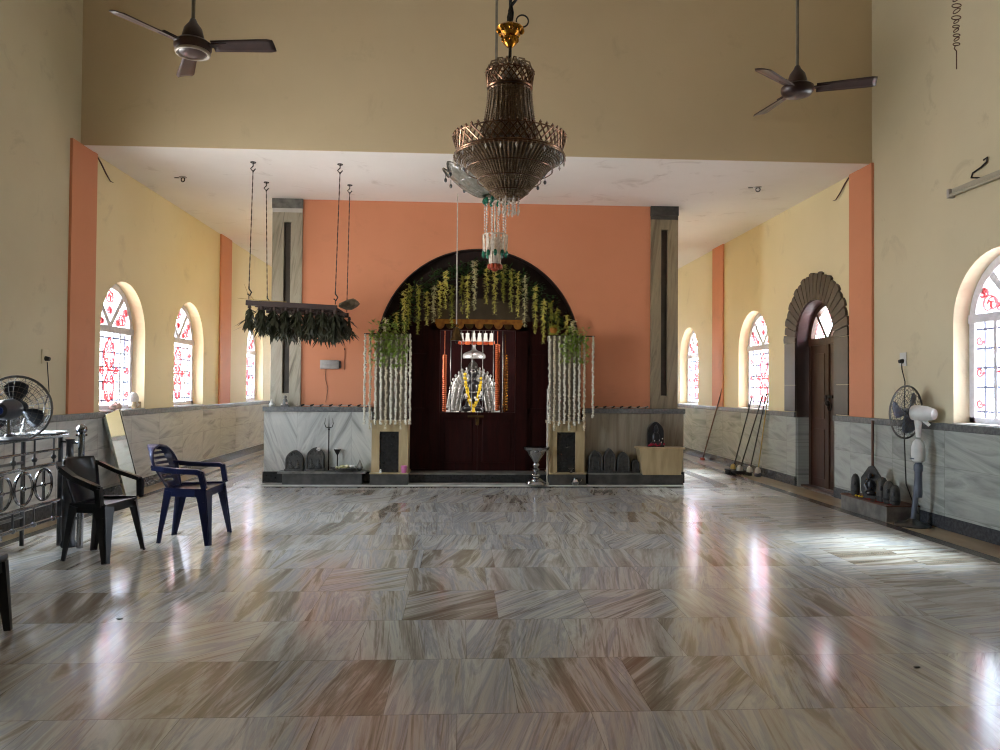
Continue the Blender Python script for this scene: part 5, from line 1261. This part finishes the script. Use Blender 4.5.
# ------------------------------------------------------------------ standing and table fans
def fan_head(t, c, n_, R_, motor_m, blade_m, wire_m, a0, tilt_up=0.0):
    """cage fan head: blows along n_"""
    u, v, n_ = frame_of(n_); c = Vector(c)
    g = MB()
    for s, dd in ((1, 0.07), (-1, -0.07)):
        for q, (rr, off) in enumerate(((1.0, 0.0), (0.86, 0.55), (0.7, 0.8), (0.54, 0.92), (0.38, 1.0), (0.22, 1.0))):
            g.ring(c + n_*dd*off, R_*rr, 0.0022 if q else 0.005, n_, 36, 4)
        for k in range(28):
            a = 2*PI*k/28; e = u*math.cos(a) + v*math.sin(a)
            g.tube([c + e*R_, c + e*R_*0.86 + n_*dd*0.55, c + e*R_*0.54 + n_*dd*0.92, c + e*R_*0.2 + n_*dd], 0.0019, 4)
    g.ring(c, R_*1.005, 0.010, n_, 40, 6)
    go = g.build('wire_cage', M[wire_m], t)
    m_ = MB(); m_.lathe([(0, 0.085), (0.05, 0.08), (0.055, 0.07), (0.05, 0.062)], 20, c, n_); m_.build('cage_badge', M[motor_m], go)
    for k in range(3):
        a = a0 + 2*PI*k/3; bl = MB(); rows = []
        for j in range(9):
            w_ = j/8; rr = 0.035 + (R_*0.86-0.035)*w_; half = 0.30 + 0.22*math.sin(PI*min(1, w_*1.1)*0.8)
            rows.append([bl.bm.verts.new(c + (u*math.cos(a+q*half) + v*math.sin(a+q*half))*rr*(1 - 0.10*q*q) + n_*(0.028*q)) for q in (-1, -0.5, 0, 0.5, 1)])
        for ra, rb in zip(rows, rows[1:]):
            for q in range(4): bl.face([ra[q], rb[q], rb[q+1], ra[q+1]])
        bo = bl.build('blade', M[blade_m], t); sm = bo.modifiers.new('thick', 'SOLIDIFY'); sm.thickness = 0.003
    h = MB(); h.lathe([(0.04, -0.04), (0.042, 0.02), (0.03, 0.04), (0, 0.045)], 16, c, n_); h.build('blade_hub', M[blade_m], t)
    m_ = MB(); m_.lathe([(0.045, -0.065), (0.075, -0.075), (0.082, -0.11), (0.078, -0.22), (0.055, -0.30), (0, -0.32)], 26, c, n_); mo = m_.build('motor', M[motor_m], t)
    return u, v, n_, mo
# right: pedestal fan
FXr, FYr = 4.70, 7.62
t = thing('pedestal_fan', 'white pedestal fan with a wire cage standing beside the ledge of dark stones', 'fan', (FXr, FYr, 0))
ang = math.radians(116); nr = Vector((math.cos(ang), math.sin(ang), 0.04))
hc = Vector((-0.01, 0.035, 1.175))
u, v, n_, mo = fan_head(t, hc, nr, 0.275, 'white_plastic', 'grey_plastic', 'wire_dark', 1.2)
mc = hc - n_*0.13
b = MB(); b.tube([mc + Vector((0, 0, -0.07)), mc + Vector((0.0, 0, -0.15)), Vector((mc.x, mc.y, 0.92))], [0.04, 0.03, 0.022], 12); b.tube([mc - n_*0.04 + Vector((0, 0, -0.06)), mc - n_*0.09 + Vector((0.03, 0, -0.12))], 0.018, 8); b.build('tilt_neck', M['white_plastic'], t)
px, py = mc.x, mc.y
b = MB(); b.lathe([(0.035, 0.66), (0.06, 0.68), (0.068, 0.74), (0.066, 0.82), (0.05, 0.87), (0.025, 0.90)], 20, (px, py, 0)); cbx = b.build('control_box', M['white_plastic'], t)
b = MB()
for k in range(4): b.cyl((px-0.066, py-0.03+0.018*k, 0.70), (px-0.076, py-0.03+0.018*k, 0.70), 0.006, None, 8)
b.build('speed_button', M['grey_plastic'], cbx)
b = MB(); b.cyl((px, py, 0.42), (px, py, 0.68), 0.018); b.lathe([(0.034, 0.30), (0.038, 0.34), (0.036, 0.56), (0.045, 0.58), (0.045, 0.63), (0.025, 0.66)], 18, (px, py, 0)); b.build('pole_sleeve', M['grey_plastic'], t)
b = MB(); b.tube([(px, py, 0.6), (px-0.035, py+0.01, 0.2), (px-0.05, py+0.02, 0.03)], [0.028, 0.026, 0.024], 12); b.build('pole', M['grey_plastic'], t)
b = MB(); b.lathe([(0.168, 0), (0.172, 0.012), (0.15, 0.03), (0.07, 0.045), (0.04, 0.07), (0.03, 0.08)], 30, (px-0.05, py+0.02, 0)); b.build('base', M['dark_steel'], t)
b = MB(); b.tube([(0.205, 0.47, 1.72), (0.19, 0.44, 1.64), (0.20, 0.40, 1.5), (0.17, 0.36, 1.3), (0.13, 0.3, 0.9), (0.10, 0.22, 0.4), (0.12, 0.12, 0.2), (px+0.03, py+0.05, 0.12)], 0.006, 6); b.build('power_cord', M['black_wire'], t)
# left: table fan on the counter
t = thing('table_fan', 'dark table fan with a wire cage standing on the steel counter', 'fan', (-3.46, 5.93, 0.972))
al = math.radians(98); nl = Vector((math.cos(al), math.sin(al), 0.03)); hc = Vector((0.02, 0.10, 0.24))
u, v, n_, mo = fan_head(t, hc, nl, 0.248, 'motor_dark', 'dark_blade', 'wire_dark', 0.5)
mc = hc - n_*0.13
b = MB(); b.lathe([(0, -0.312), (0.034, -0.312), (0.034, -0.324), (0, -0.328)], 18, hc, n_); b.build('motor_badge', M['badge'], mo)
b = MB(); b.tube([mc + Vector((0, 0, -0.07)), Vector((mc.x, mc.y, 0.02))], 0.016, 12); b.build('neck', M['steel'], t)
b = MB(); b.lathe([(0.13, 0), (0.135, 0.01), (0.11, 0.022), (0.03, 0.03), (0.02, 0.05)], 28, (mc.x, mc.y, 0)); b.build('base', M['motor_dark'], t)
b = MB(); b.tube([(mc.x, mc.y+0.1, 0.008), (-0.3, 0.5, 0.01), (-0.5, 0.9, -0.05), (-0.60, 1.55, 0.05), (-0.80, 2.10, 0.35), (-0.84, 2.13, 0.66)], 0.005, 6); b.build('power_cord', M['black_wire'], t)
# wall sockets
def socket(x, y, z, sgn, label):
    t = thing('wall_socket', label, 'socket', (x, y, z)); b = MB(); xs = sorted((0, sgn*0.012)); b.box(xs[0], xs[1], -0.06, 0.06, -0.075, 0.075, 0.003); b.build('socket_plate', M['cream_hall'] if sgn > 0 else M['white_plastic'], t)
    b = MB(); b.cyl((sgn*0.01, 0, -0.02), (sgn*0.055, 0, -0.025), 0.026, 0.02); b.build('plug', M['black_wire'], t)
socket(XR, 8.09, 1.75, -1, 'white wall socket with a black plug above the pedestal fan')
socket(XL, 8.06, 1.69, 1, 'pale wall socket with a black plug above the dark table fan')

# ------------------------------------------------------------------ leaning board, window sill things
t = thing('leaning_mirror', 'tall narrow old mirror leaning on the dado under the window with the bag', 'mirror', (-4.07, 9.66, 0.002))
o_ = MB(); o_.box(-0.02, 0.012, -0.22, 0.20, 0, 1.10, 0.003); bo = o_.build('mirror_panel', M['white_board'], t, smooth=False)
o_ = MB(); o_.box(-0.022, 0.016, 0.17, 0.185, 0.005, 1.095); o_.build('dark_edge', M['border_dark'], t, smooth=False)
o_ = MB(); o_.box(-0.022, 0.016, 0.186, 0.205, 0.0, 1.10); o_.build('pale_edge', M['white_marble'], t, smooth=False)
t.rotation_euler = (math.radians(8.5), math.radians(-11.0), 0)
t = thing('sill_bag', 'small pale plastic bag with brown tubs on the window sill above the mirror', 'bag', (XL-0.07, 10.35, SILL+0.006))
b = MB(); b.ball((0, 0.03, 0.13), 0.09, (0.7, 1, 1.0), 12, 8); b.ball((0, 0.05, 0.05), 0.08, (0.8, 1.2, 0.62), 12, 8); b.build('bag_body', M['white_flower'], t)
b = MB()
for dy in (-0.02, 0.07, 0.13): b.cyl((0.03, dy, 0), (0.03, dy, 0.09), 0.032, 0.028, 12)
b.build('tub', M['beige_marble'], t)
t = thing('sill_ornament', 'low pale pink ornament on the window sill behind the mirror top', 'ornament', (XL-0.07, 9.85, SILL+0.006))
b = MB(); b.ball((0, -0.06, 0.035), 0.06, (0.7, 1.3, 0.6)); b.ball((0, 0.08, 0.04), 0.06, (0.7, 1.2, 0.7)); b.ring((0, 0.0, 0.06), 0.035, 0.010, (1, 0, 0), 16); b.build('ornament_body', M['dusty_pink'], t)

# ------------------------------------------------------------------ brooms leaning on the right wall
def broom(foot, top, r, m, label, head, cuff):
    t = thing('broom', label, 'broom', foot); f_ = Vector((0, 0, 0)); tp = Vector(top) - Vector(foot)
    b = MB(); b.tube([f_ + tp*0.03, tp], r, 10); b.build('handle', M[m], t)
    if head == 'wide':
        b = MB(); b.box(-0.10, 0.10, -0.10, 0.10, 0.03, 0.06, 0.006)
        rnd = random.Random(1)
        for i in range(60): x, y = rnd.uniform(-0.09, 0.09), rnd.uniform(-0.09, 0.09); b.bar((x, y, 0.04), (x*1.15, y*1.08, 0.0), 0.016, 0.016)
        b.build('bristle_head', M['broom_head'], t)
    else:
        b = MB(); b.box(-0.035, 0.035, -0.065, 0.065, 0.0, 0.05, 0.01); b.build('scrub_head', M[head], t)
    if cuff:
        b = MB(); c0 = tp*0.045; b.lathe([(0.0, -0.03), (0.05, -0.02), (0.045, 0.03), (0.022, 0.07), (0, 0.075)], 14, c0 + Vector((0, 0, 0.02))); b.build('handle_socket', M[cuff], t)
broom((4.60, 12.45, 0), (4.905, 12.36, 1.29), 0.011, 'black_wire', 'black-handled broom with a yellow socket, leftmost of four leaning under the right window', 'wide', 'bamboo')
broom((4.62, 12.22, 0), (4.905, 11.90, 1.33), 0.011, 'black_wire', 'black-handled broom with a white socket, second of four leaning under the right window', 'wide', 'white_plastic')
broom((4.72, 12.03, 0), (4.905, 11.77, 1.335), 0.010, 'black_wire', 'thin black-handled broom with a bulky white socket, third of four under the right window', 'broom_head', 'white_plastic')
broom((4.80, 11.88, 0), (4.908, 11.72, 1.345), 0.009, 'bamboo', 'bamboo-handled broom with a grey head, rightmost of four under the right window', 'grey_plastic', 'white_plastic')
broom((4.80, 14.62, 0), (4.905, 13.80, 1.42), 0.012, 'brown_pole', 'lone brown-handled mop leaning by the far orange pilaster, apart from the brooms', 'red_bead', None)

# ------------------------------------------------------------------ ledge with stones by the right wall
t = thing('stone_ledge', 'low grey stone ledge dusted with red powder, holding a row of dark stones', 'stone ledge', (4.68, 8.08, 0))
b = MB(); b.box(-0.15, 0.215, -0.33, 0.62, 0.0, 0.165, 0.006); b.build('ledge_body', M['grey_ledge'], t, smooth=False)
b = MB(); b.box(-0.16, 0.215, -0.34, 0.63, 0.165, 0.18, 0.004); b.build('ledge_top', M['rust'], t, smooth=False)
b = MB(); rnd = random.Random(9)
for i in range(26): b.ball((rnd.uniform(-0.12, 0.02), rnd.uniform(-0.28, 0.42), 0.182), rnd.uniform(0.012, 0.03), (1.4, 1.2, 0.25), 8, 4)
b.build('red_powder', M['red_powder'], t)
b = MB()
for i in range(5): b.ball((rnd.uniform(-0.13, -0.08), rnd.uniform(0.25, 0.36), 0.19), 0.014, (1, 1, 0.8), 7, 5)
b.build('yellow_petals', M['yellow_flower'], t)
def stone(y, w, h, label, carved, x=4.66):
    t = thing('carved_stone', label, 'carved stone', (x, y, 0.18), -0.75)
    b = MB()
    if carved:
        pts = [(-w*0.30, 0), (-w*0.5, h*0.25), (-w*0.5, h*0.62), (-w*0.12, h*0.97), (0, h), (w*0.12, h*0.97), (w*0.5, h*0.62), (w*0.5, h*0.25), (w*0.30, 0)]
        b.prism(pts, 'y', -0.03, 0.04); b.build('stone_slab', M['idol_stone'], t, smooth=False)
        f = MB(); f.ball((0, -0.04, h*0.42), w*0.20, (1, 0.5, 1.5)); f.ball((0, -0.05, h*0.70), w*0.12, (1, 0.8, 1.2)); f.ball((0, -0.04, h*0.18), w*0.28, (1, 0.5, 0.5))
        for s in (-1, 1): f.tube([(s*w*0.12, -0.04, h*0.55), (s*w*0.30, -0.05, h*0.42), (s*w*0.14, -0.06, h*0.3)], w*0.05, 6)
        f.build('relief_figure', M['idol_black'], t)
        f = MB()
        for k in range(5): f.ball((w*0.25*math.cos(k*1.3), -0.055, h*(0.2+0.13*k)), 0.008, (1, 1, 1), 6, 5)
        f.build('gold_dots', M['gold'], t)
    else:
        b.lathe([(w*0.42, 0), (w*0.5, h*0.12), (w*0.48, h*0.5), (w*0.42, h*0.8), (w*0.25, h*0.95), (0, h)], 18)
        b.build('stone_body', M['idol_stone'], t)
        f = MB(); f.ball((0, -w*0.45, h*0.55), w*0.14, (1, 0.6, 1.6)); f.ring((0, 0, h*0.2), w*0.5, w*0.05, (0, 0, 1), 20); f.build('relief_figure', M['idol_black'], t)
    return t
stone(8.56, 0.10, 0.25, 'small rounded dark stone nearest the arched door on the red-dusted ledge', False, 4.63)
stone(8.27, 0.21, 0.37, 'large pointed carved stone with a figure on the ledge, in front of the brown pole', True)
stone(8.05, 0.13, 0.27, 'tall rounded dark stone on the red-dusted ledge, touching the large carved one', False)
stone(7.925, 0.12, 0.245, 'stout rounded dark stone on the red-dusted ledge, second from the fan pole', False)
stone(7.81, 0.105, 0.215, 'shortest rounded dark stone on the red-dusted ledge, next to the fan pole', False)
b = MB(); b.tube([(0, 0, 0), (0, 0, 1.03)], 0.016, 10); b.ball((0, 0, 1.03), 0.018)
tag(b.build('wooden_pole', M['brown_pole'], loc=(4.86, 8.60, 0.0)), 'thin upright brown pole against the dado behind the large carved stone', 'pole')

# ------------------------------------------------------------------ tube light and hanging chain
t = thing('tube_light', 'unlit tube light fixture with a bent wire, high on the wall below the chain', 'tube light', (XR, 6.62, 3.39))
b = MB(); b.box(-0.045, 0, -0.62, 0.62, -0.02, 0.03, 0.005); b.build('batten', M['tube_white'], t)
b = MB(); b.cyl((-0.055, -0.58, -0.035), (-0.055, 0.58, -0.035), 0.016, None, 12); b.build('glass_tube', M['tube_white'], t)
for s in (-1, 1):
    b = MB(); b.box(-0.075, -0.01, s*0.60-0.02, s*0.60+0.02, -0.06, 0.03, 0.004); b.build('end_holder', M['grey_box'], t)
b = MB(); b.tube([(-0.02, 0.20, 0.03), (-0.02, 0.26, 0.05), (-0.02, 0.33, 0.07), (-0.02, 0.31, 0.11), (-0.02, 0.20, 0.13), (-0.02, 0.12, 0.16), (-0.02, 0.11, 0.20), (-0.02, 0.16, 0.19)], 0.009, 6); b.build('bent_wire', M['iron'], t)
t = thing('hanging_chain', 'thin dark chain with a straight pin at its end hanging at upper right', 'chain', (4.32, 6.30, 4.22))
b = MB(); z = 0.22; k = 0; rnd = random.Random(12)
while z < ZT-4.22-0.03:
    l_ = 0.055 if z < 0.45 else 0.075; ax = (1, 0.2, 0) if k % 2 else (0.25, 1, 0)
    b.ring((rnd.uniform(-0.004, 0.004), 0, z), l_*0.5, 0.0045, ax, 14, 5, 0, 2*PI, 0.45); z += l_*0.62 if k % 2 else l_*0.8; k += 1
b.build('chain_links', M['rust'], t)
b = MB(); b.tube([(0, 0, 0.0), (0, 0, 0.16), (-0.02, 0, 0.18), (-0.01, 0, 0.21)], 0.005, 6); b.build('pin', M['rust'], t)
# a few dark scraps on the floor
for (x, y, lab) in ((2.32, 3.7, 'tiny dark scrap on the polished floor near the right edge of the picture'), (-2.02, 4.62, 'tiny dark scrap on the polished floor near the left edge below the chairs')):
    b = MB(); b.ball((0, 0, 0.004), 0.014, (1.4, 0.8, 0.3), 8, 5); b.ball((0.012, 0.006, 0.004), 0.008, (1, 1, 0.4), 6, 4); tag(b.build('floor_scrap', M['black_wire'], loc=(x, y, 0)), lab, 'scrap')

# labels for parts that look different from the rest of their thing
PART_LABELS = {'gilt_cap': 'gilt brass cap', 'loose_cable': 'loose black cables', 'red_beads': 'red orange bead cluster', 'motor_badge': 'round blue badge', 'inset_panel': 'black stone inset panel',
    'crimson_flowers': 'crimson flowers', 'offered_flower': 'white flower', 'yellow_flowers': 'pale yellow flowers', 'white_flowers': 'white flowers', 'bristle_head': 'black bristle head', 'trim_ring': 'pale ring under the motor',
    'red_powder': 'red powder', 'yellow_petals': 'yellow petals', 'tassel_rim': 'red or orange rim', 'white_blossoms': 'white blossoms', 'crown': 'tarnished silver crown', 'gold_dots': 'gold dots', 'dark_edge': 'dark edge strip', 'plug': 'black plug', 'bell_cord': 'white cord', 'power_cord': 'thin black cord', 'bench_top': 'pale grey stone top'}
for o in COL.objects:
    k = o.name.split('.')[0]
    if o.parent is not None and k in PART_LABELS: o['label'] = PART_LABELS[k]

# ------------------------------------------------------------------ light
W = bpy.data.worlds.new('sky'); S.world = W; W.use_nodes = True
nt = W.node_tree; nt.nodes.clear()
o = nt.nodes.new('ShaderNodeOutputWorld'); bg = nt.nodes.new('ShaderNodeBackground')
tc = nt.nodes.new('ShaderNodeTexCoord'); sp = nt.nodes.new('ShaderNodeSeparateXYZ'); rp = nt.nodes.new('ShaderNodeValToRGB')
nt.links.new(tc.outputs['Generated'], sp.inputs[0])
mr = nt.nodes.new('ShaderNodeMapRange'); mr.inputs[1].default_value = -1; mr.inputs[2].default_value = 1; nt.links.new(sp.outputs[2], mr.inputs[0]); nt.links.new(mr.outputs[0], rp.inputs[0])
e = rp.color_ramp.elements   # sunlit yard below the horizon, bright hazy sky above it
e[0].position = 0.0; e[0].color = (1.0, 1.0, 1.0, 1); e[1].position = 0.49; e[1].color = (1.0, 1.0, 1.0, 1)
q = e.new(0.51); q.color = (0.74, 0.84, 0.96, 1); q = e.new(0.85); q.color = (0.76, 0.90, 1.05, 1)
nt.links.new(rp.outputs[0], bg.inputs[0]); bg.inputs[1].default_value = 44.0; nt.links.new(bg.outputs[0], o.inputs[0])
def portal(loc, rot, sx, sy):
    l = bpy.data.lights.new('daylight_portal', 'AREA'); l.shape = 'RECTANGLE'; l.size = sx; l.size_y = sy; l.cycles.is_portal = True
    q = bpy.data.objects.new('daylight_portal', l); COL.objects.link(q); q.location = loc; q.rotation_euler = rot
for c in LEFT_WINS: portal((XL-0.24, c, SILL+0.84), (0, -PI/2, 0), 1.7, 1.32)
for c in RIGHT_WINS: portal((XR+0.24, c, SILL+0.84), (0, PI/2, 0), 1.7, 1.32)
for a, b, _s, _p in ADDED_BACK_WINS: portal(((a+b)/2, YF+0.24, 1.92), (-PI/2, 0, 0), 1.3, 1.7)
portal((XR+0.24, yc, SP+0.28), (0, PI/2, 0), 0.6, 1.1)
# hazy sun high on the right-hand side
sl = bpy.data.lights.new('hazy_sun', 'SUN'); sl.energy = 170; sl.angle = math.radians(22); sl.color = (0.84, 0.96, 1.0)
q = bpy.data.objects.new('hazy_sun', sl); COL.objects.link(q); q.rotation_euler = Vector((0.60, 0.05, 0.80)).to_track_quat('Z', 'Y').to_euler()
# the lamp inside the sanctum
for lp, en in (((-0.72, 11.62, 1.75), 60), ((1.25, 11.62, 1.75), 60), ((0.25, 11.48, 2.62), 16)):
    pl = bpy.data.lights.new('sanctum_lamp', 'POINT'); pl.energy = en; pl.color = (1.0, 0.96, 0.9); pl.shadow_soft_size = 0.05
    q = bpy.data.objects.new('sanctum_lamp', pl); COL.objects.link(q); q.location = lp

S.view_settings.view_transform = 'Standard'; S.view_settings.look = 'None'; S.view_settings.gamma = 1.0
S.view_settings.use_curve_mapping = False; S.view_settings.exposure = 0.1
S.cycles.filter_width = 1.1; S.cycles.diffuse_bounces = 6; S.cycles.transparent_max_bounces = 16; S.cycles.max_bounces = 14
S.cycles.caustics_reflective = False; S.cycles.caustics_refractive = False; S.cycles.sample_clamp_indirect = 6.0
